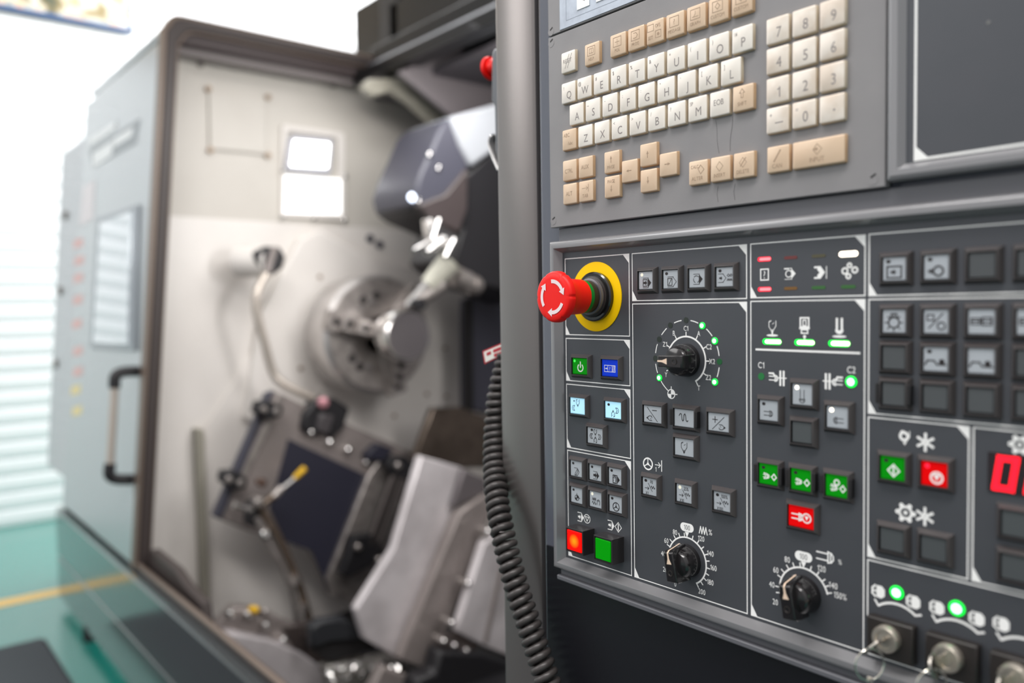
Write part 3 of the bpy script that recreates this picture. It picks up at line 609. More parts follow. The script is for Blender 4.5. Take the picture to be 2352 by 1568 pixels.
# printed boxes
def cell(d, x0, z0, x1, z1, tr=True, bl=True, w=1.0, c=9):
    d.rect(x0, z0, x1, z1, w)
    if tr: d.poly([(x1, z1), (x1-c, z1), (x1, z1-c*1.1)])
    if bl: d.poly([(x0, z0), (x0+c*.75, z0), (x0, z0+c*1.25)])
for q in ((.8, 0, 100, 88), (.8, -53.6, 100, -4.4), (.8, -132.5, 100, -58), (104.5, 38, 246, 88), (104.5, -261, 246, 34.5), (250.5, 38.5, 359.3, 88.2), (250.5, -261, 359.3, 35.2),
          (362.8, 38.3, 600, 88.5), (362.8, -58.6, 600, 35.2), (362.8, -178.5, 440.4, -62), (443.6, -178.5, 600, -62), (362.8, -261, 600, -181.6)):
    d = D(); cell(d, *q); d.make('printed_cell_line', M_print, bp, -.12)
d = D(); cell(d, 1.2, -261, 100, -136); d.make('printed_cell_line', M_print, bp, -.12)
# --- push buttons
def bezel_mesh(w, h):
    g = G(); hw, hh = w/2, h/2
    prof = [(0, 0), (.3, -1.2), (2.9, -5.0), (3.7, -5.2), (4.4, -2.6)]
    g.loft([[Vector((sx*(hw-i)*PU, y*PU, sz*(hh-i)*PU)) for sx, sz in ((-1, -1), (1, -1), (1, 1), (-1, 1))] for i, y in prof], caps=False)
    for q in range(len(g.mi)): g.mi[q] = 1 if q >= 12 else 0
    return g.mesh('push_button', [M_bez, M_hole], Vector((0, 0, 0)), 25)
def lens_mesh(w, h, m):
    g = G(); hw, hh = w/2-4.4, h/2-4.4
    g.loft([[Vector((sx*(hw-i)*PU, y*PU, sz*(hh-i)*PU)) for sx, sz in ((-1, -1), (1, -1), (1, 1), (-1, 1))] for i, y in ((0, -2), (0, -3.4), (.7, -3.9))], caps=True)
    return g.mesh('lens', m, Vector((0, 0, 0)), 25)
BZ = {}; LN = {}
def LED(d, x=-5, z=6.2): d.disc(x, z, 1.5, 12, 1.25)
def btn(x, z, w=28, h=27.5, m=None, draw=None, led=None, label=None, ink=None, tabs=False, y=0):
    m = m or M_lens; kk = (w, h)
    if kk not in BZ: BZ[kk] = bezel_mesh(w, h)
    if (w, h, m.name) not in LN: LN[(w, h, m.name)] = lens_mesh(w, h, m)
    b = inst('push_button', BZ[kk], P(x, y, z), bp)
    inst('lens', LN[(w, h, m.name)], P(x, y, z), b)
    if draw:
        d = D(x, z); draw(d); d.make('legend', ink or M_ink, b, y-4.02)
    if led:
        d = D(x, z)
        if led == 'off': LED(d, -(w/2-9), 6); d.make('lamp_window', M_ink, b, y-4.03)
        else:
            d.disc(-(w/2-9), 6, 1.9); d.make('lamp_window', (M_ledw if x > 260 else M_ledl) if led == 'on' else M_ledr, b, y-4.04)
    if tabs:
        for sx in (-1, 1): G().box(P(x+sx*(w/2-1.2)-1.6, y-5.6, z-8), P(x+sx*(w/2-1.2)+1.6, y, z+8)).make('guard_clip', M_hole, b, .0003)
    if label: lab(b, label)
    return b
def arrow(d, x, z, s=3, th=1.6):
    d.poly([(x-s, z-th/2), (x, z-th/2), (x, z+th/2), (x-s, z+th/2)]); d.poly([(x, z-th*1.3), (x+s*.8, z), (x, z+th*1.3)])
def tag5(d, x, z, s, fill=True):         # the pentagon 'program' mark
    d.line([(x-s, z+s), (x+s*.45, z+s)], .5); d.line([(x-s, z-s), (x+s*.45, z-s)], .5)
    if fill: d.poly([(x+s*.3, z+s), (x+s*1.2, z), (x+s*.3, z-s)])
    else: d.line([(x+s*.3, z+s), (x+s*1.2, z), (x+s*.3, z-s)], .5)
def bulb(d, x, z, s=1., rot=0):
    ca, sa = math.cos(rot), math.sin(rot); T = lambda a: [(x+(p*ca-q*sa)*s, z+(p*sa+q*ca)*s) for p, q in a]
    d.line(T([(-2.2, 4), (-3, 3), (-3, -.5), (-1.4, -3), (1.2, -3), (3.2, 0), (3.2, 4)]), .6); d.poly(T([(-1.4, -3.6), (1.4, -3.6), (0, -6)])); d.line(T([(-3, 3), (-1, 4.2)]), .6); d.line(T([(0, 1.5), (1.6, 2.6)]), .4)
def hand(d, x, z): d.line([(x-1.8, z-2.5), (x-2.2, z), (x-1.6, z+2.4), (x, z+3.4), (x+1.6, z+2.6), (x+2, z), (x+1.6, z-2.6)], .5); d.line([(x-.6, z+1), (x-.6, z+2.8)], .4); d.line([(x+.6, z+1), (x+.6, z+2.8)], .4)
def wheel(d, x, z, r, w=1.): 
    d.arc(x, z, r, w); d.disc(x, z, r*.25)
    for a in (90, 210, 330): d.line([(x, z), (x+r*math.cos(math.radians(a)), z+r*math.sin(math.radians(a)))], w*.7)
def wave(d, x, z, s, w=.6): d.line([(x+(-1+i/16)*s*2, z+math.sin(i/16*math.pi*2.)*s*(1 if i < 33 else 1)) for i in range(0, 33)], w)
def zig(d, x, z, n, s, h, w=.6): d.line([(x+i*s, z+(h if i % 2 else -h)) for i in range(n)], w)
def jaw(d, x, z, s, m=1): d.line([(x+m*2*s, z+3*s), (x-m*1*s, z+2.6*s), (x-m*2.2*s, z), (x-m*1*s, z-2.6*s), (x+m*2*s, z-3*s), (x, z), (x+m*2*s, z+3*s)], .6)
def chuckm(d, x, z, s, m=1, w=.7):       # spindle nose: two bars ending in a chuck
    d.line([(x-m*6*s, z+2*s), (x+m*1*s, z+2*s)], w*s); d.line([(x-m*6*s, z-2*s), (x+m*1*s, z-2*s)], w*s)
    d.line([(x+m*1*s, z+3.2*s), (x+m*3*s, z+2.6*s), (x+m*4.2*s, z+1*s), (x+m*4.2*s, z-1*s), (x+m*3*s, z-2.6*s), (x+m*1*s, z-3.2*s)], w*s, True); d.line([(x+m*2.6*s, z-2.6*s), (x+m*2.6*s, z+2.6*s)], w*s)
def datum(d, x, z, r, w=.7): 
    d.arc(x, z, r, w)
    for a in (0, 180): d.poly([(x, z)]+[(x+r*math.cos(math.radians(a+i*15)), z+r*math.sin(math.radians(a+i*15))) for i in range(7)])
    d.line([(x, z), (x, z+r*1.6)], w); d.line([(x, z), (x+r*1.6, z)], w)
def f_mem(d): tag5(d, 1.5, -2.5, 5); d.rect(-3.5, -6, 2, 1, .7); arrow(d, -.5, -2.5, 2.4, 2.2)
def f_sbk(d): tag5(d, 1.5, -2.5, 5, False); d.rect(-3.5, -6, 2, 1, .7); d.line([(-2, -5), (1, 0)], .6)
def f_m01(d): tag5(d, 1, -1, 5); d.arc(-.6, -1, 3.4, .6, 35, 145); d.arc(-.6, -1, 3.4, .6, 165, 250); d.arc(-.6, -1, 3.4, .6, 290, 375)
def f_dry(d): tag5(d, -3, -1, 4, False); arrow(d, -4, -1, 2, 1.6); zig(d, 3, -2.6, 9, .7, .9, .5); d.line([(3, 1.4), (4.5, 2.8), (6, 1.4), (7.6, 2.8), (8.6, 1.6), (7.4, .4), (6, 1.4), (4.6, .2), (3, 1.4)], .5)
btn(126.4, 58.8, draw=f_mem, led='on', label='grey push button with program arrow symbol, lamp lit')
btn(159.2, 58.8, draw=f_sbk, led='off', label='grey push button with single block symbol')
btn(192, 58.8, draw=f_m01, label='grey push button with dashed circle symbol')
btn(224.2, 58.8, draw=f_dry, led='off', label='grey push button with dry run symbol')
def f_pow(d): d.arc(1, -1.5, 4.2, 1.3, 125, 415); d.line([(1, -1), (1, 5)], 1.3)
def f_blue(d): d.rect(-8, -4, 8, 3, .6); d.line([(-3, -4), (-3, 3)], .5); d.line([(3.4, -4), (3.4, 3)], .5); arrow(d, -5, -.5, 2, .9); d.text('?', .2, -.6, 6); d.line([(4.2, -3.4), (5.4, 2.4)], .6); d.line([(6, -3.4), (7.2, 2.4)], .6)
b_ = btn(27.2, -35.8, 33, 27, M_green, f_pow, ink=M_print, label='green push button with white power symbol'); d = D(27.2, -35.8); d.disc(-8.4, 6, 1.6); d.make('lamp_window', mat('green_lamp', (60, 235, 80), .4, emis=(60, 230, 70), es=.8), b_, -4.04)
btn(74.1, -35.6, 33, 27, M_blue, f_blue, ink=M_print, label='blue push button with white question mark symbols')
def f_l1(d): bulb(d, .5, 4, .85); jaw(d, -6.5, -2.5, 1, 1); d.disc(-5.4, 5.6, 1)
def f_l2(d): bulb(d, 0, -4, .75, math.pi); jaw(d, 6, 0, 1, -1); LED(d, -6.5, 5.8)
def f_l3(d): bulb(d, .5, 4.5, .7); bulb(d, .5, -4.5, .7, math.pi); jaw(d, -6, -.5, .95, 1); jaw(d, 7, -.5, .95, -1); LED(d, -5, 6.4)
btn(22.7, -81.8, 33, 27, M_cyan, f_l1, label='backlit pale blue push button with spindle and left jaw symbol')
btn(78.4, -81.6, 33, 27, M_cyan, f_l2, label='backlit pale blue push button with tool and right jaw symbol')
btn(50.4, -113.2, 33, 27, M_lens, f_l3, label='grey push button with both jaws symbol')
def f_mm(d): d.line([(-7, 7), (6.5, -7)], .6); d.line([(0, 4.4), (5.4, 4.4)], .8); bulb(d, -4, -4, .75, -math.pi/2)
def f_rap(d): d.line([(-6, 2.4), (-5, 4), (-4, 4.6), (-3, 3.6), (-2.4, -1.6), (-1.4, -2.8), (-.4, -1.6), (0, 3.2), (1, 4.6), (2, 3.4), (2.6, -1.8), (3.8, -3), (5, -2)], .8)
def f_mp(d): d.line([(-7, -7), (6.5, 5.5)], .6); d.line([(-6.6, 2.6), (-1, 2.6)], .8); d.line([(-3.8, 5.4), (-3.8, -.2)], .8); bulb(d, 4, -4.4, .75, math.pi/2)
btn(134.4, -81, 33, 26.6, draw=f_mm, label='grey push button with minus sign'); btn(175.3, -81, 33.5, 26.6, draw=f_rap, tabs=True, label='grey push button with rapid wave symbol'); btn(216.7, -81, 33, 26.6, draw=f_mp, label='grey push button with plus sign')
btn(175.2, -110.6, 32.8, 26.4, draw=lambda d: bulb(d, 0, .5, 1.15), label='grey push button with spindle symbol below the wave button')
def f_s1(d): d.line([(-3, 1), (2, 1), (4.6, -3), (2, -7.5), (-3, -7.5)], .6); d.line([(-2, -6), (1.6, 0), (3, -2), (-.8, -7.6), (-2, -6)], .6)
def f_s2(d): tag5(d, 1, -3, 4.2); arrow(d, 0, -3, 3, 2.6)
def f_s3(d): tag5(d, 1.5, -3, 4.6); d.rect(-3.2, -7, 1.8, 1, .6); hand(d, -.7, -3)
def f_s4(d): datum(d, .5, -2.6, 3.2, .6)
def f_s5(d): zig(d, -5, .4, 9, .75, 1.6, .5); wave(d, -2, -4, 1.5, .6); hand(d, 4.6, -2.6)
def f_s6(d): wheel(d, .8, -2.6, 4.6, .9)
for (x, z, f, l, t) in ((19.5, -155, f_s1, 'off', 'grey push button with edit symbol'), (50.2, -154.8, f_s2, 'off', 'grey push button with memory arrow symbol'), (80.4, -154.6, f_s3, 'off', 'grey push button with hand data input symbol'),
                        (19.6, -186, f_s4, 'off', 'grey push button with quartered datum symbol'), (50.1, -185.6, f_s5, 'on', 'grey push button with jog hand symbol, lamp lit'), (80.8, -185.4, f_s6, 'off', 'grey push button with handwheel symbol')):
    btn(x, z, 28, 27, draw=f, led=l, label=t)
def f_x(a, b):
    def f(d): d.text(a, 2.8, 5.4, 5, .72); d.text(b, -3.4+len(b)*.6-1.2, -7, 4.6, .7); d.line([(-1.6, 3.6), (3.6, -4.4)], .5); d.line([(-6, -1.8), (-1, -1.8)], .5); d.line([(-2.4, -.4), (-.8, -1.8), (-2.4, -3.2)], .5); wave(d, 4.6, -.2, 1.3, .55)
    return f
btn(129.6, -157.8, 28.1, 27, draw=f_x('F0', 'X1'), led='off', label='grey push button lettered F0 and X1'); btn(174.8, -157.6, 28.1, 27, draw=f_x('25%', 'X10'), led='on', label='grey push button lettered 25% and X10, lamp lit'); btn(220.4, -157.6, 28.1, 27, draw=f_x('100%', 'X100'), led='off', label='grey push button lettered 100% and X100')
def f_up(d): d.line([(-1.8, 4), (-1.8, -4)], .6); d.line([(1.8, 4), (1.8, -4)], .6); d.line([(-2.6, -4), (2.6, -4), (2.2, -6), (1, -7), (-1, -7), (-2.2, -6)], .6, True); d.line([(-2.6, -5), (2.6, -5)], .5)
btn(305, -47.4, draw=f_up, led='on', label='grey push button with upright spindle symbol, lamp lit')
btn(271.6, -64.6, draw=lambda d: chuckm(d, .4, -2.6, .85), led='off', label='grey push button with right pointing spindle symbol'); btn(304.8, -81, m=M_blank, label='blank dark push button'); btn(337.6, -64.4, draw=lambda d: chuckm(d, .4, -2.6, .85, -1), led='on', label='grey push button with left pointing spindle symbol, lamp lit')
def f_g(d): jaw(d, -2.6, -1.6, .9, -1); chuckm(d, -1.5, -1.6, .6, 1, 1.); d.line([(3.4, -1.6), (6, 1.2), (8.4, -1.6), (6, -4.4)], 1., True)
def f_g3(d): f_g(d); d.arc(.5, 3.2, 2.2, 1.2)
for x, f, l in ((271.2, f_g, 'off'), (303.8, f_g, 'off'), (336.9, f_g3, None)): btn(x, -123.4, m=M_green, draw=f, led=l, ink=M_print, tabs=True, label='green push button with white spindle start symbol')
def f_r(d): chuckm(d, -2.6, 0, 1., 1, 1.1); d.arc(5.6, 0, 3.9, 1.2); d.poly([(3.6, 1.8), (7.6, 1.8), (5.6, -2)])
btn(303.9, -156.6, 33.2, 27.5, M_red, f_r, ink=M_print, label='red push button with white spindle stop symbol')
# right hand block
def f_scr(d): d.rect(-5.6, -7, 5.6, 2, 1.2); arrow(d, -.4, -2.5, 2.4, 2)
def f_gear(d): d.arc(1.5, -3, 3.6, 1.4); arrow(d, -4, -3, 2, 2)
def f_lamp(d):
    d.arc(0, -1, 4.2, 1.2)
    for a in range(0, 360, 45): d.line([(5.4*math.cos(math.radians(a)), -1+5.4*math.sin(math.radians(a))), (6.8*math.cos(math.radians(a)), -1+6.8*math.sin(math.radians(a)))], .8)
    d.line([(-2.2, 6), (-2.6, 3.4), (2.6, 3.4), (2.2, 6)], 1, True)
def f_pct(d): d.line([(-5, -5), (5, 6)], .9); d.line([(-6.5, 5), (-1.5, 5), (-1.5, 1), (-6.5, 1)], .9, True); d.arc(4, -3.4, 2.8, 1)
def f_dig(d): d.rect(-7, -2, -1, 2.4, 1); d.rect(.6, -2.4, 7, 3, 1.2); d.line([(-7, .4), (7, .4)], 1)
def f_cnv(d): d.line([(-7.6, -4), (-6, -1), (-1, -1), (1, -4), (7.6, -4)], 1.2); d.disc(4.6, -1.8, 2.2)
tb = 'dark blank push button in the right hand block'
cols = (385.1, 417.3, 449.5, 482)
rows = (59.2, 17.5, -11.7, -41)
spec = {(0, 0): (M_lens, f_scr, 'off', 'grey push button with lubrication frame symbol'), (1, 0): (M_lens, f_gear, 'off', 'grey push button with blurred round symbol'), (0, 1): (M_lens, f_lamp, None, 'grey push button with work lamp symbol'),
        (1, 1): (M_lens, f_pct, None, 'grey push button with slashed symbol'), (2, 1): (M_lens, f_dig, None, 'grey push button with conveyor counter symbol'), (3, 1): (M_lens, f_dig, None, 'grey push button at the right edge of the second row'),
        (1, 2): (M_lens, f_cnv, 'off', 'grey push button with chip conveyor symbol and lamp window'), (2, 2): (M_lens, f_cnv, None, 'grey push button with chip conveyor symbol')}
for r_, z in enumerate(rows):
    for c_, x in enumerate(cols):
        m_, f_, l_, t_ = spec.get((c_, r_), (M_blank, None, None, tb)); btn(x, z, 27.2, 27.5, m_, f_, l_, t_, tabs=(c_, r_) == (0, 3))
def f_st(d): d.line([(-3.6, -1.6), (1, 3.2), (5.6, -1.6), (1, -6.4)], 1.2, True); d.line([(1, -4), (1, 1)], 1.4)
def f_sp(d): d.arc(2, -2.6, 4.2, 1.6); d.poly([(-.6, 0), (4.6, 0), (2, -5)])
btn(384.6, -101.2, 28.1, 27.4, M_green, f_st, 'off', 'green push button with white diamond start symbol', M_print); btn(416.9, -101, 28.1, 27.4, M_red, f_sp, 'red', 'red push button with round stop symbol', M_print)
for x, z in ((384.4, -159.6), (416.9, -159.6), (474, -129), (474, -161)): btn(x, z, 28.1, 27.4, M_blank, label='dark blank push button in the lower right cells')
# big raised buttons
for x, m_, t in ((30, M_bred, 'raised red lit push button, lower left'), (75, M_bgrn, 'raised green push button beside the red one')):
    z = -234.5; g = G(); g.loft([[P(x+sx*(14-i), y, z+sz*(14-i)) for sx, sz in ((-1, -1), (1, -1), (1, 1), (-1, 1))] for i, y in ((0, 0), (0, -18.4), (.4, -18.8), (1.3, -18.8), (1.7, -17.2))], caps=False); b = g.make('raised_push_button', mat('raised_bezel', (40, 37, 38), .3), bp, smooth=20)
    lab(b, t)
    c_ = G().box(P(x-11.4, -18.9, z-11.4), P(x+11.4, -15, z+11.4)).make('button_cap', m_, b, .0005)
    G().box(P(x-12.6, -17.6, z-12.6), P(x+12.6, -15, z+12.6)).make('cap_skirt', MATS['raised_bezel'], b)
    if m_ is M_bred:
        nt_ = M_bred.node_tree; bs = nt_.nodes['Principled BSDF']; gd = nt_.nodes.new('ShaderNodeTexGradient'); gd.gradient_type = 'SPHERICAL'; t_ = nt_.nodes.new('ShaderNodeTexCoord'); mp = nt_.nodes.new('ShaderNodeMapping')
        mp.inputs['Scale'].default_value = (150, 60, 150); nt_.links.new(t_.outputs['Object'], mp.inputs[0]); nt_.links.new(mp.outputs[0], gd.inputs[0])
        r5 = nt_.nodes.new('ShaderNodeValToRGB'); nt_.links.new(gd.outputs['Fac'], r5.inputs[0]); r5.color_ramp.elements[0].color = lin((250, 8, 0))+(1,); r5.color_ramp.elements[1].color = lin((255, 170, 20))+(1,)
        nt_.links.new(r5.outputs[0], bs.inputs['Emission Color'])
# --- print around the dials
def ringmark(cx0, cz0, r, a0, a1, w, ticks, tlen): 
    d = D(); d.arc(cx0, cz0, r, w, a0, a1, 40)
    for a in ticks: 
        ca, sa = math.cos(math.radians(a)), math.sin(math.radians(a)); d.line([(cx0+r*ca, cz0+r*sa), (cx0+(r+tlen)*ca, cz0+(r+tlen)*sa)], 1.1)
    return d
d = ringmark(175.5, -22.5, 23.6, -62, 207, 1.7, [-60, -30, 0, 30, 60, 90, 120, 150, 180, 206], 4.2)
for t, x, z in (('C1', 175.5, 9.3), ('A', 191, 4.4), ('C2', 203.2, -8.4), ('X2', 206.8, -22.6), ('Z2', 202.4, -38.5), ('T', 190.8, -49.7), ('B', 160, 4.2), ('Z1', 148.4, -7.4), ('Y', 149.6, -38.6)): d.text(t, x, z, 7.2, .78)
for a in range(0, 360, 30):
    if a in (240, 270, 300): continue
    d.arc(175.5, -22.5, 40, 1., a-24+2, a-6-2) if a != 330 else None
d.arc(175.5, -22.5, 40, 1., 213, 236); datum(d, 156.3, -58.2, 4.6, 1.)
d.make('axis_dial_print', M_print, bp, -.12)
lamp_names = {60: 1, 30: 1, 330: 1, 210: 1}
def round_led(x, z, r, lit, label=None):
    g = D(x, z)
    if lit == 'g':
        o = G().lathe(P(x, .2, z), (0, -1, 0), [(0, r*PU), (.9*PU, r*PU), (1.4*PU, r*.78*PU)], 24).make('indicator_lamp', M_ledg, bp); g.disc(0, 0, r*.62, 20); g.make('lamp_glow', M_ledc, o, -1.3)
    else:
        o = G().lathe(P(x, .2, z), (0, -1, 0), [(0, r*PU), (.5*PU, r*PU)], 24).make('indicator_lamp', {'d': M_ledd, 'o': M_ledo, 'l': mat('led_mid_green', (30, 120, 60), .4)}[lit], bp)
    if label: lab(o, label)
for a, l in ((-30, 'g'), (0, 'd'), (30, 'g'), (60, 'g'), (90, 'o'), (120, 'o'), (150, 'o'), (180, 'o'), (210, 'g')):
    round_led(175.5+40*math.cos(math.radians(a)), -22.5+40*math.sin(math.radians(a)), 3.4 if l == 'g' else 3.0, l, 'lit green round indicator lamp' if l == 'g' else 'unlit round indicator lamp')
round_led(261.5, -34.1, 3.3, 'l'); round_led(347.9, -33.7, 5.0, 'g', 'lit green round indicator lamp under C2')
round_led(387, -203, 5.6, 'g', 'lit green lamp above the left key switch'); round_led(433, -203, 6.0, 'g', 'lit green lamp above the middle key switch')
def pill(x, z, w, h, m1, m2=None, label=None):
    def shape(d, w_, h_): d.poly([(w_/2-h_/2+h_/2*math.cos(t), h_/2*math.sin(t)) for t in [math.radians(-90+i*18) for i in range(11)]]+[(-w_/2+h_/2+h_/2*math.cos(t), h_/2*math.sin(t)) for t in [math.radians(90+i*18) for i in range(11)]])
    d = D(x, z); shape(d, w, h); o = d.make('indicator_lamp', m1, bp, -.3)
    if m2: d = D(x+w*.06, z); shape(d, w*.84, h*.62); d.make('lamp_glow', m2, o, -.42)
    if label: lab(o, label)
pill(264.9, 73.6, 14, 4.2, M_ledr, M_ledrc, 'lit red bar lamp, upper'); pill(265.1, 46.1, 14, 4.2, M_ledr, M_ledrc, 'lit red bar lamp, lower')
for x, m_ in ((291.5, M_dimr), (318.2, M_dimb)): pill(x, 73.5, 13, 2.8, m_)
pill(345, 73.6, 16.6, 4.6, M_ledw, None, 'lit white bar lamp')
for x, m_ in ((291.5, M_dimy), (318.2, M_dimg), (345, M_dimg)): pill(x, 46.2, 13, 2.8, m_)
for x in (272.7, 305, 337.1): pill(x, -1.7, 19.5, 5.6, M_ledg, M_ledw, 'lit green bar lamp below a white symbol')
d = D(); d.line([(256.4, -9.3), (354.6, -9.3)], 1.8)
bulb(d, 273, 12.5, 1.15); d.disc(273, 4, 1.1, 12, 5.4); d.poly([(272, 6.5), (274, 6.5), (273, 3)])
d.rect(301, 12, 309, 20, 1.4); d.rect(303.6, 13, 306.4, 18, 1); d.poly([(300, 12), (310, 12), (310, 10), (300, 10)]); d.rect(302, 6.5, 308, 9.6, 1.2); d.disc(305, 3.5, 1.5); d.line([(305, 3.5), (305, 0)], 1.4)
d.line([(335, 19), (335, 10)], 2.); d.line([(339.4, 19), (339.4, 10)], 2.); d.arc(337.2, 10, 2.8, 2, 180, 360); d.poly([(334, 9.5), (340.4, 9.5), (337.2, 6)]); d.disc(337.2, 4.2, 1.1, 12, 5.8)
d.make('lamp_symbol_print', M_print, bp, -.12)
D().text('C1', 261.5, -23.6, 8, .8).make('lamp_lettering', M_print, bp, -.12); D().text('C2', 347.9, -23.6, 8, .8).make('lamp_lettering', M_print, bp, -.12)
for x, m_ in ((278, 1), (331.7, -1)):
    d = D(); z = -34.6; chuckm(d, x-m_*3, z-.4, .85, m_, 1.1); d.line([(x-m_*8, z+4), (x-m_*4, z+4), (x-m_*3, z+2.4)], 1.6)
    for q in (3.2, 6.6):
        d.line([(x+m_*q, z+6), (x+m_*q, z-6)], 1.9)
    d.line([(x+m_*.6, z+.2), (x+m_*9, z+.2)], 1.)
    d.make('spindle_symbol_print', M_print, bp, -.12)
d = D(); d.rect(261, 54.6, 269, 64.4, 1.1); d.text('?', 265, 59.4, 9.6, .8)
tag5(d, 290.6, 59.2, 4.8); d.arc(289.6, 59.2, 3, .9); d.poly([(285, 64.4), (290, 64.4), (290, 63.2), (285, 63.2)])
d.poly([(314, 64.6), (320, 64.6), (324, 59.2), (320, 53.8), (314, 53.8), (314, 55.4), (317, 55.4), (317, 57), (319, 59.2), (317, 61.4), (317, 63), (314, 63)]); d.line([(325.4, 64), (325.4, 54)], .7)
for q in ((342, 59.5, 3.4), (346, 64, 2.4), (350.6, 60, 3.2), (345, 55, 2.6)): d.arc(q[0], q[1], q[2]*.7, 1.5)
d.make('status_symbol_print', M_print, bp, -.12)
# small symbols above buttons
for x, k_ in ((25.6, 0), (73.8, 1)):
    d = D(); z = -211.6; d.line([(x-8.4, z+5), (x-2.6, z+5), (x+.8, z), (x-2.6, z-5), (x-8.4, z-5)], .9); d.poly([(x-2.8, z+4), (x+.2, z), (x-2.8, z-4)]); arrow(d, x-5.4, z, 2.4, 2.2)
    if k_: d.line([(x+2.4, z), (x+7.2, z+5.4), (x+12, z), (x+7.2, z-5.4)], .8, True); d.line([(x+7.2, z-3), (x+7.2, z+3)], 1.4)
    else: d.arc(x+6.8, z, 4.9, .8); d.line([(x+4, z+2.2), (x+9.6, z+2.2), (x+6.8, z-2.8)], .8, True)
    d.make('cycle_symbol_print', M_print, bp, -.12)
d = D(); wheel(d, 124.4, -134.8, 6.0, 1.6); d.text('1', 135.2, -139, 7, .8); d.line([(134.4, -134.2), (141.2, -134.2)], .8); d.line([(138.8, -131.6), (141.4, -134.2), (138.8, -136.8)], .8); d.line([(143, -129), (143, -140)], 1)
d.make('handwheel_symbol_print', M_print, bp, -.12)
# feed and spindle override dials
def over(cx0, cz0, a0, a1, marks, ticks, extra):
    d = ringmark(cx0, cz0, 23.6, a0, a1, 1.6, ticks, 4.0)
    for t, x, z in marks: d.text(t, x, z, 7.6, .74)
    x = cx0; z = -192.6
    d.poly([(x-2.6, -197.2), (x+2.6, -197.2), (x, -203)])
    extra(d); d.make('override_dial_print', M_print, bp, -.12)
    o = D(x, z); o.poly([(4+4.4*math.cos(t), 4.4*math.sin(t)) for t in [math.radians(-90+i*18) for i in range(11)]]+[(-4+4.4*math.cos(t), 4.4*math.sin(t)) for t in [math.radians(90+i*18) for i in range(11)]])
    o = o.make('hundred_badge', M_print, bp, -.13); q = D(x, z); q.text('100', 0, 0, 7.4, .74); q.make('badge_numeral', mat('badge_ink', (120, 122, 124), .5), o, -.22)
def e1(d): zig(d, 190.6, -191.6, 7, 1.6, 3.4, 1.); d.text('%', 204, -191.6, 8, .8)
over(175.3, -226.5, -62, 160, (('80', 160, -200.6), ('60', 148.6, -211.8), ('40', 144.2, -226.6), ('20', 146.6, -242.8), ('0', 160, -254.6), ('120', 192.8, -200.2), ('140', 203.8, -212.8), ('160', 207.4, -226.3), ('180', 203.6, -241.6), ('200', 193.4, -253.8)),
     [112, 127, 142, 157, 97, 74, 58, 42, 26, 12, -4, -18, -32, -46, -60], e1)
def e2(d): chuckm(d, 326, -188, 1.5, 1, .8); d.text('%', 338.4, -189.4, 6, .8)
over(304.2, -226.5, 14, 205, (('80', 288.2, -199), ('60', 276.6, -211.4), ('40', 272.4, -226), ('20', 276, -241.4), ('120', 321.4, -199.2), ('140', 332.2, -211.4), ('150%', 338.6, -218.8)),
     [112, 127, 142, 157, 97, 74, 58, 42, 30, 17, 180, 192], e2)
# --- rotary knobs
def knob(cx0, cz0, rot, label):
    ca, sa = math.cos(rot), math.sin(rot)
    T = lambda u, y, v: P(cx0+u*ca-v*sa, y, cz0+u*sa+v*ca)          # v = pointing direction
    kb = G().lathe(P(cx0, 0, cz0), (0, -1, 0), [(0, 17*PU), (4*PU, 16.6*PU), (15*PU, 15*PU), (18.5*PU, 12.5*PU), (20.5*PU, 6*PU)], 40).make('rotary_knob', M_blk, bp); lab(kb, label)
    g = G()
    prof = [(-17.6, -6), (-17.2, -24), (-15.5, -27.5), (13.2, -28.5), (15, -26), (18.6, -8), (18, -4)]
    w = [7.4, 6.8, 6.2, 5.8, 5.6, 4, 4]
    L_ = [T(-a, y, v) for (v, y), a in zip(prof, w)]; R_ = [T(a, y, v) for (v, y), a in zip(prof, w)]
    n = len(prof); vs = L_+R_; fs = [tuple(range(n)), tuple(range(2*n-1, n-1, -1))]+[(i, n+i, n+i+1, i+1) for i in range(n-1)]+[(n-1, 2*n-1, n, 0)]
    g.add(vs, fs).make('knob_bar', M_blk, kb, .0008, 2)
    g = G(); g.add([T(-3., -28.15, 2), T(3., -28.15, 2), T(1, -28.5, 7.5), T(.8, -28.75, 13.2), T(-.8, -28.75, 13.2), T(-1, -28.5, 7.5)], [(0, 1, 2, 3, 4, 5)])
    g.add([T(-.8, -28.75, 13.2), T(.8, -28.75, 13.2), T(.8, -26.2, 15.4), T(.7, -8.4, 18.9), T(-.7, -8.4, 18.9), T(-.8, -26.2, 15.4)], [(0, 1, 2, 5), (5, 2, 3, 4)])
    g.make('pointer_mark', M_ivory, kb, smooth=0)
    G().lathe(T(0, -27.4, -7), (0, -1, 0), [(0, 3.2*PU), (.9*PU, 3.2*PU), (.9*PU, 2.2*PU), (.2*PU, 1.8*PU)], 18).make('knob_screw', M_blkm, kb)
knob(175.5, -22.5, math.pi/2, 'black rotary knob pointing left, with ivory pointer'); knob(175.3, -226.5, math.radians(8), 'black rotary knob of the feed dial'); knob(304.2, -226.5, math.radians(8), 'black rotary knob of the spindle dial')
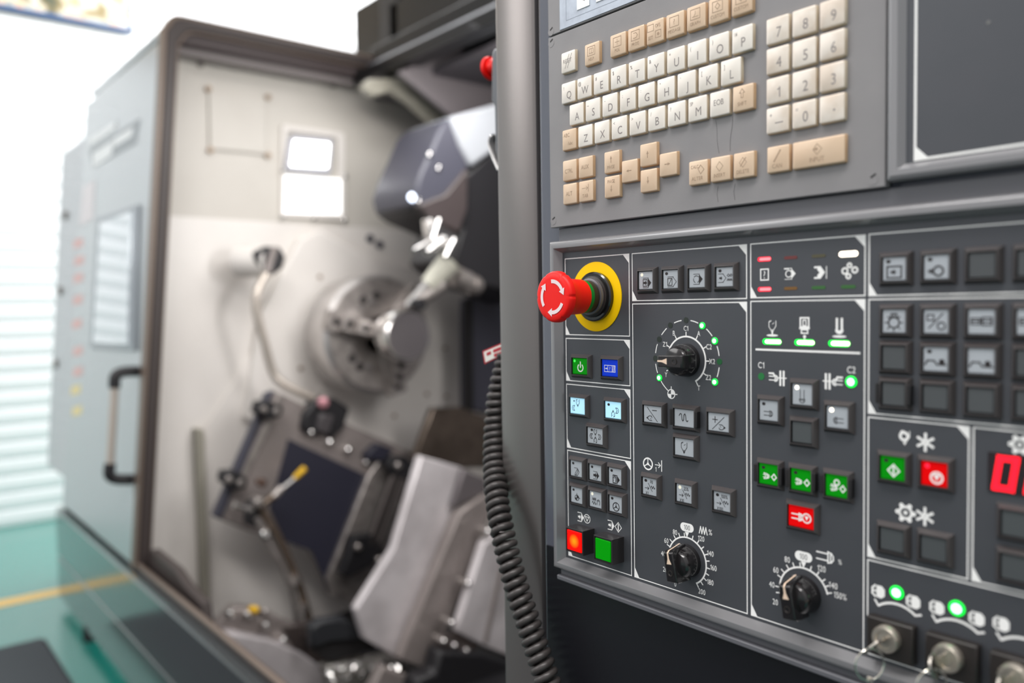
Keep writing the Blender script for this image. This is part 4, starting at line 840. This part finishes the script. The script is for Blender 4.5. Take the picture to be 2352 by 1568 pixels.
# --- emergency stop
ex, ez = 50.4, 43.3
es = G().lathe(P(ex, .3, ez), (0, -1, 0), [(0, 27.6*PU), (5*PU, 27.6*PU), (6.4*PU, 26*PU), (6.4*PU, 15*PU)], 48).make('emergency_stop_button', M_blk, bp)
lab(es, 'red mushroom emergency stop button with white rotation arrows')
G().lathe(P(ex, 0, ez), (0, -1, 0), [(-.2*PU, 38.9*PU), (.8*PU, 38.9*PU), (1.0*PU, 38.5*PU), (1.0*PU, 20*PU)], 72).make('yellow_ring', M_yel, es)
G().lathe(P(ex, -5, ez), (0, -1, 0), [(0, 23*PU), (3*PU, 23*PU), (4*PU, 21*PU)], 48).make('collar', M_blkm, es)
G().lathe(P(ex, -8, ez), (0, -1, 0), [(0, 20.6*PU), (4*PU, 20.2*PU), (4.5*PU, 18*PU)], 48).make('collar_ring', M_ringg, es)
G().lathe(P(ex, -11, ez), (0, -1, 0), [(0, 18*PU), (10*PU, 18*PU)], 48).make('neck', M_blkm, es)
G().lathe(P(ex, -20.5, ez), (0, -1, 0), [(0, 18.2*PU), (6*PU, 18.6*PU)], 48).make('green_band', M_gband, es)
g = G(); n = 192; rings = []
for y, r_ in ((-26, 18.7), (-26.2, 19), (-40, 19.6), (-54, 20.6), (-56.5, 23), (-57, 26.4), (-58.2, 27.6), (-62.5, 27.4), (-65, 26.2), (-66, 24.4), (-66.3, 20), (-66.4, 8)):
    ring = []
    for i in range(n):
        a = 2*math.pi*i/n; q = r_
        if y < -56.6:
            dd = (math.degrees(a)+30) % 60-30
            q = r_-1.1*math.exp(-(dd/3.2)**2) if r_ > 25 else r_
        ring.append(P(ex+q*math.cos(a), y, ez+q*math.sin(a)))
    rings.append(ring)
g.loft(rings).make('mushroom_head', M_estop, es, smooth=40)
d = D(ex, ez)
for a in (95, -25, 215):
    d.arc(0, 0, 16.6, 4, a, a-68, 12); e_ = math.radians(a-68); px0, pz0 = 16.6*math.cos(e_), 16.6*math.sin(e_); tx, tz = math.sin(e_), -math.cos(e_)
    d.poly([(px0-4.6*math.cos(e_), pz0-4.6*math.sin(e_)), (px0+4.6*math.cos(e_), pz0+4.6*math.sin(e_)), (px0+tx*6.6, pz0+tz*6.6)])
d.make('rotation_arrow', mat('arrow_pink_white', (246, 226, 228), .5), es, -66.75)
# --- tool number display
o = G().box(P(454, -1.2, -108), P(560, 0, -79)).make('number_display', M_dispb, bp); lab(o, 'red seven-segment number display')
for x in (466, 487):
    d = D(x, -93.6); sh_ = lambda x_, z_: (x_+z_*.14, z_)
    d.line([sh_(-5.4, -11), sh_(5.4, -11), sh_(5.4, 11), sh_(-5.4, 11)], 4.4, True); d.make('lit_digit', M_seg, o, -1.4)
# symbols in right cells
d = D(); bulb(d, 392.6, -75, 1.15); d.arc(392, -74.6, 3, 2.2)
def star(d, x, z, r): 
    for a in range(0, 360, 60): d.line([(x+r*.25*math.cos(math.radians(a+30)), z+r*.25*math.sin(math.radians(a+30))), (x+r*math.cos(math.radians(a+30)), z+r*math.sin(math.radians(a+30)))], 2.1)
def gearm(d, x, z, r):
    d.arc(x, z, r*.62, r*.26)
    d.disc(x, z, r*.22)
    for a in range(0, 360, 60): d.disc(x+r*.84*math.cos(math.radians(a)), z+r*.84*math.sin(math.radians(a)), r*.26, 8)
d.make('tool_symbol_print', M_print, bp, -.12)
for f_, x, z, r_ in ((star, 408.6, -77.5, 6.4), (gearm, 393.6, -136.2, 7.6), (star, 408.6, -136.4, 6.4), (gearm, 474.5, -71.4, 7)):
    d = D(); f_(d, x, z, r_); d.make('tool_symbol_print', M_print, bp, -.12)
d = D()
for x, z in ((371.8, -206), (400.2, -207), (418.4, -206.6), (447.2, -207), (464, -206)):
    d.poly([(x-1.6, z+5), (x+3, z+5), (x+5.4, z+2.4), (x+5.4, z-3), (x+2.5, z-5.4), (x-1.6, z-5)]); d.line([(x-2.8, z+4.4), (x-5, z+2), (x-5, z-2.4), (x-2.8, z-4.4)], 1.6); d.line([(x-2.4, z), (x-5, z)], 1.4)
for x in (387, 433, 479):
    d.arc(x, -236, 23.6, 1.9, 50, 130); d.line([(x-15.2, -217.6), (x-17.8, -213.8)], 1.6); d.line([(x+15.2, -217.6), (x+19, -216.2)], 1.6)
d.make('key_switch_print', M_print, bp, -.12)
# --- key switches (parts) and the keys in them (things)
for i, x in enumerate((385, 432, 478)):
    z = -240; b = G().box(P(x-19, -9, z-17), P(x+19, 0, z+15)).make('key_switch', M_blkm, bp, .0012)
    G().lathe(P(x-1, -8, z+1), (0, -1, 0), [(0, 11*PU), (6*PU, 11*PU), (8*PU, 9.6*PU), (8*PU, 7*PU), (7*PU, 6.6*PU)], 36).make('lock_barrel', mat('barrel_metal', (196, 188, 176), .36, metal=.85), b)
    where = ('leftmost of the three key switches', 'middle key switch', 'rightmost key switch, at the frame edge')[i]
    kt = thing('switch_key', 'metal key with wire ring in the '+where, 'key', P(x, -20, z-30), 'keys in the key switches')
    an = (.9, 1.75, 1.75)[i]; u = Vector((math.cos(an), 0, math.sin(an))); c0 = P(x-1, -14, z+1)
    bow = c0+Vector((0, -13*PU, 0)); nrm = Vector((u.z, 0, -u.x))
    G().prism([c0-u*4*PU-nrm*.8*PU, c0+u*4*PU-nrm*.8*PU, bow+u*4*PU-nrm*.8*PU, bow-u*4*PU-nrm*.8*PU], nrm*1.6*PU).make('key_blade', M_chrome, kt)
    ctr = bow+Vector((0, -7*PU, 0)); ring = [ctr+(u*math.cos(t)*9.5+Vector((0, -1, 0))*math.sin(t)*8)*PU-nrm*PU for t in [2*math.pi*j/24 for j in range(24)]]
    G().prism(ring, nrm*2*PU).make('key_bow', M_chrome, kt, .0003)
    rc = ctr+Vector((0, -5*PU, -13*PU)); rt = [rc+Vector((math.cos(t)*.5, math.cos(t)*.86, math.sin(t)))*12.5*PU for t in [2*math.pi*j/40 for j in range(41)]]
    G().tube(rt, .75*PU, 8, caps=False).make('wire_ring', M_chrome, kt)
    if i == 0:
        q = rc+Vector((0, 0, -12*PU)); G().prism([q+Vector((-2.2*PU, 0, 2*PU)), q+Vector((2.2*PU, 0, 2*PU)), q+Vector((2.2*PU, 0, -26*PU)), q+Vector((-2.2*PU, 0, -26*PU))], (0, 2*PU, 0)).make('spare_key_blade', M_chrome, kt, .0003)
# ================================================================= KEYBOARD UNIT
ku = thing('keyboard_unit', 'grey keyboard plate with cream letter and number keys', 'keyboard', P(176, 0, 125.7))
g = G().box(P(-23.6, 0, 125.9), P(375.9, 9, 347.6)); g.make('keyboard_plate', M_unit, ku, .0006)
for x, z in ((-18.6, 340.6), (-18.6, 134), (365, 133), (365, 340.6)):
    s_ = G().lathe(P(x, .1, z), (0, -1, 0), [(0, 5*PU), (.35*PU, 4.9*PU)], 24).make('screw_cap', M_unit, ku)
    D(x+1, z+2.5).line([(-1.6, -.6), (1.4, 1.2)], 1.6).make('pry_slot', M_hole, s_, -.4)
def key_mesh(w, h, m):
    g = G(); hw, hh = w/2, h/2
    rings = []
    for ins, y, r in ((0, 0, 1.0), (.5, -3.7, 1.2), (.9, -4.3, 1.3), (1.5, -4.62, 1.0)):
        ring = []
        for sx, sz, a0 in ((1, -1, -90), (1, 1, 0), (-1, 1, 90), (-1, -1, 180)):
            for t in (0, 45, 90):
                a = math.radians(a0+t); ring.append(Vector(((sx*(hw-ins-r)+r*math.cos(a))*PU, y*PU, (sz*(hh-ins-r)+r*math.sin(a))*PU)))
        rings.append(ring)
    g.loft(rings)
    for q in range(12): g.mi[q] = 1
    return g.mesh('key', [m, M_sideb if m is M_keyb else M_sidec], Vector((0, 0, 0)), 28)
KM = {}
def key(x, z, m, draws, label, w=23.0, h=24.0, ink=None):
    kk = (w, h, m.name)
    if kk not in KM: KM[kk] = key_mesh(w, h, m)
    b = inst('key', KM[kk], P(x+.6, 0, z-.3), ku); lab(b, label)
    d = D(x, z); draws(d); d.make('legend', ink or (M_inkb if m is M_keyb else M_inkg), b, -4.68)
def two(big, small=''):
    def f(d):
        d.text(big, 2.2, -3, 12, .85)
        if small: d.text(small, -6, 5.2, 5.6 if len(small) == 1 else 5, .8)
    return f
ROW1 = zip('QWERTYUIOP', ['!', '@', '#', '$', '%', '&', '*', '(', ')', '\\¥']); ROW2 = zip('ASDFGHJKL', ['', '~', '-', ';', ':', '"', "'", '[', ']'])
ROW3 = zip('ZXCVBNM', ['', '', '<', '>', '/', '?', 'SP'])
for i, (a, s) in enumerate(ROW1): key(13+25.65*i, 276.5, M_key, two(a, s), 'cream key lettered '+a)
for i, (a, s) in enumerate(ROW2): key(25.7+25.7*i, 249.9, M_key, two(a, s), 'cream key lettered '+a)
for i, (a, s) in enumerate(ROW3): key(39.2+25.65*i, 223.2, M_key, two(a, s), 'cream key lettered '+a)
def word(t, z=0, h=6, x=0, sx=.82): return lambda d: d.text(t, x, z, h, sx)
key(13.2, 311, M_key, lambda d: (d.text('RESET', 0, 1, 6.6, .78), d.line([(-4, -7), (3, 8)], .5), d.line([(0, -7), (7, 8)], .5)), 'cream key lettered RESET')
def ico(word_, f): return lambda d: (d.rect(-5.6, -2, 5.6, 7.6, .7), f(d), d.text(word_, 0, -6, 4.8, .8))
TOPK = (('HELP', 51.1, lambda d: d.rect(-3, .4, 3, 5.4, .5) and d.line([(0, .4), (0, 5.4)], .5)), ('POS', 89.8, lambda d: d.line([(-3, 2.8), (3, 2.8)], .5).line([(0, 0), (0, 5.6)], .5)), ('PROG', 115.3, lambda d: d.line([(-2.6, 5.4), (1, 5.4), (3, 2.8), (1, .2), (-2.6, .2)], .6)),
        ('MESSAGE', 166.3, lambda d: d.text('?', 0, 2.8, 7.6, .85)), ('GRAPH', 192, lambda d: d.line([(-3.4, .4), (3.4, .4)], .5).line([(-2, .4), (0, 3), (0, 5.6)], .5)), ('CUSTOM', 217.8, lambda d: d.line([(-2.6, 2.8), (0, 6), (2.6, 2.8), (0, 0)], .6, True)), ('CUSTOM', 243.6, lambda d: d.line([(-2.6, 2.8), (0, 6), (2.6, 2.8), (0, 0)], .6, True)))
for t, x, f in TOPK: key(x, 310.8, M_keyb, ico(t, f), 'beige function key lettered '+t)
key(140.8, 310.8, M_keyb, lambda d: (d.rect(-9, 1, -1, 7.6, .6), d.rect(1.6, -7, 8.6, 0, .6), d.text('OFS', 4.6, 5, 5, .8), d.text('SET', -5, -5.4, 5, .8), d.disc(5.1, -3.5, 1.5)), 'beige function key lettered OFS SET')
key(13.4, 223.4, M_keyb, lambda d: (d.text('ABC', -3, 5, 6, .82), d.text('/abc', 3, -4.6, 5.6, .82)), 'beige key lettered ABC')
key(218.8, 223.1, M_key, word('EOB', 1, 7.6), 'cream key lettered EOB')
key(244.6, 223, M_keyb, lambda d: (d.line([(-1.1, 0), (-1.1, 4.4), (-2.8, 4.4), (0, 8), (2.8, 4.4), (1.1, 4.4), (1.1, 0)], .6, True), d.text('SHIFT', 0, -5.4, 5, .82)), 'beige key lettered SHIFT')
def arr(a, t=None, tz=0):
    def f(d):
        ca, sa = math.cos(a), math.sin(a); zz = -tz*.45; T = lambda u, v: (u*ca-v*sa, zz+u*sa+v*ca)
        d.poly([T(-3.6, -.5), T(.6, -.5), T(.6, .5), T(-3.6, .5)]); d.poly([T(.4, -1.5), T(3.8, 0), T(.4, 1.5)])
        if t: d.text(t, 0, tz, 5.2, .85)
    return f
for t, x, z, f in (('CTRL', 13.6, 188.6, word('CTRL', -1, 6.6)), ('AUX', 39.5, 188.6, word('AUX', 0, 6.8)), ('ALT', 13.6, 161.9, word('ALT', 0, 6.8)), ('TAB', 39.6, 161.9, lambda d: (d.line([(-5, 3), (4, 3)], .5), d.line([(1.6, 5), (4, 3), (1.6, 1)], .5), d.line([(5, 7), (5, -1)], .7), d.text('TAB', 0, -5.4, 5.4, .85))),
                   ('PAGE with up arrow', 79.3, 188.5, arr(math.pi/2, 'PAGE', -5.6)), ('PAGE with down arrow', 79.4, 161.9, arr(-math.pi/2, 'PAGE', 5.6)), ('with left arrow', 104.8, 175.3, arr(math.pi)), ('with up arrow', 130.7, 188.5, arr(math.pi/2)), ('with down arrow', 130.9, 161.9, arr(-math.pi/2)), ('with right arrow', 156.6, 174.9, arr(0)),
                   ('ALTER', 193.6, 161.6, lambda d: (d.text('CALC', -3, 5.6, 4.4, .8), d.line([(1, 3), (4, 6.6), (8, 2), (4, -2)], .5, True), d.text('ALTER', 0, -6, 5.4, .85))), ('INSERT', 219.4, 161.6, lambda d: (d.line([(-3.6, 2), (0, 6.6), (4, 2), (0, -2.4)], .5, True), d.text('INSERT', 0, -6.2, 5, .82))),
                   ('DELETE', 245.2, 161.6, lambda d: (d.line([(-3.6, 2), (0, 6.6), (4, 2), (0, -2.4)], .5, True), d.line([(-2.4, -1), (3, 6)], .9), d.text('DELETE', 0, -6.2, 5, .82))), ('CAN', 280.8, 161.8, lambda d: (d.line([(-3, -2), (3, 7)], 1.4), d.text('CAN', 0, -6.2, 5.4, .85)))):
    key(x, z, M_keyb, f, 'beige key lettered '+t if t[0] != 'w' else 'beige cursor key '+t)
key(319, 161.8, M_keyb, lambda d: (d.line([(-3.6, 2.4), (0, 7), (4.4, 2.4), (0, -2)], .6, True), arrow(d, -1, 2.6, 2.6, 1.4), d.text('INPUT', 0, -6, 5.6, .9)), 'wide beige key lettered INPUT', 48.8)
for i, (r_, z) in enumerate((('789', 275.3), ('456', 249), ('123', 222.7), ('-0.', 196.5))):
    for j, c_ in enumerate(r_):
        sm_ = {'-': '+', '0': '='}.get(c_, '')
        key(280.2+25.6*j, z, M_keyn, (lambda c_=c_, sm_=sm_: (lambda d: ((d.text(c_, 2.4, -2.4, 13, .85) if c_ not in '-.' else (d.line([(-1, -3), (6, -3)], 1.) if c_ == '-' else d.disc(3, -2, 1))), sm_ and d.text(sm_, -5.6, 4.4, 6))))(), 'worn cream number key '+{'-': 'with minus sign', '.': 'with decimal point'}.get(c_, c_), 23.2, 23.4)
# scratches below EOB
d = D(); rs = random.Random(5)
for x in (212, 231):
    p = [(x+math.sin(i*.7)*.5+(i*.35 if x < 220 else -i*.3), 209-i*3.2) for i in range(11)]; d.line(p, .35)
    d.line([(x+2+rs.random(), 146), (x+1.2, 139), (x+2.4, 131)], .3)
d.make('scuff_mark', mat('scuff_dark', (76, 74, 76), .6), ku, -.06)
# ================================================================= DISPLAY UNIT (bottom corner in view)
du = thing('display_unit', 'bottom corner of the display unit with pale soft-key film above the keyboard', 'display', P(120, 0, 349.4))
G().box(P(-23.6, 0, 349.4), P(375.9, 9, 520)).make('display_bezel', M_unit, du, .0006)
G().box(P(-3, -.8, 351), P(355, 0, 515)).make('soft_key_film', M_film, du, .0004)
D().rect(8, 359, 345, 510, .5).make('film_line', mat('film_line', (140, 148, 162), .5), du, -.9)
for x in (36, 66, 96, 126, 156): 
    k_ = G().box(P(x-10, -1.6, 365), P(x+10, -.8, 388)).make('soft_key', mat('soft_key_white', (244, 246, 248), .4), du, .0003)
D(36, 376).poly([(-4, 0), (3, 4), (3, -4)]).make('soft_key_arrow', M_inkg, du, -1.7)
s_ = G().lathe(P(-18.6, .1, 354), (0, -1, 0), [(0, 5*PU), (.35*PU, 4.9*PU)], 24).make('screw_cap', M_unit, du); D(-17.6, 356.5).line([(-1.6, -.6), (1.4, 1.2)], 1.6).make('pry_slot', M_hole, s_, -.4)
# ================================================================= BLANK PANEL right of the keyboard
bk = thing('blank_panel', 'plain dark grey panel with white outline, right of the keyboard', 'panel', P(500, 0, 128))
G().box(P(378.5, 2, 130), P(640, 9, 520)).make('blank_plate', M_face, bk)
frame_ring([(0, 8), (0, -1), (1.2, -4), (4, -5), (8.5, -4.5), (13, 1.9)], 378.2, 700, 129, 560, 'blank_frame', M_frame, bk)
d = D(); d.line([(398.2, 520), (398.2, 144), (620, 144)], 1.9); d.poly([(398, 143.6), (409, 143.6), (398, 155)]); d.make('outline_print', M_print, bk, 1.8)
a = G().lathe(P(450, 2, 236), (0, -1, 0), [(-.1*PU, 1.4*PU), (.3*PU, 1.2*PU)], 10).make('paint_chip', mat('paint_chip', (120, 120, 118), .5), bk)
bpy.context.view_layer.update()
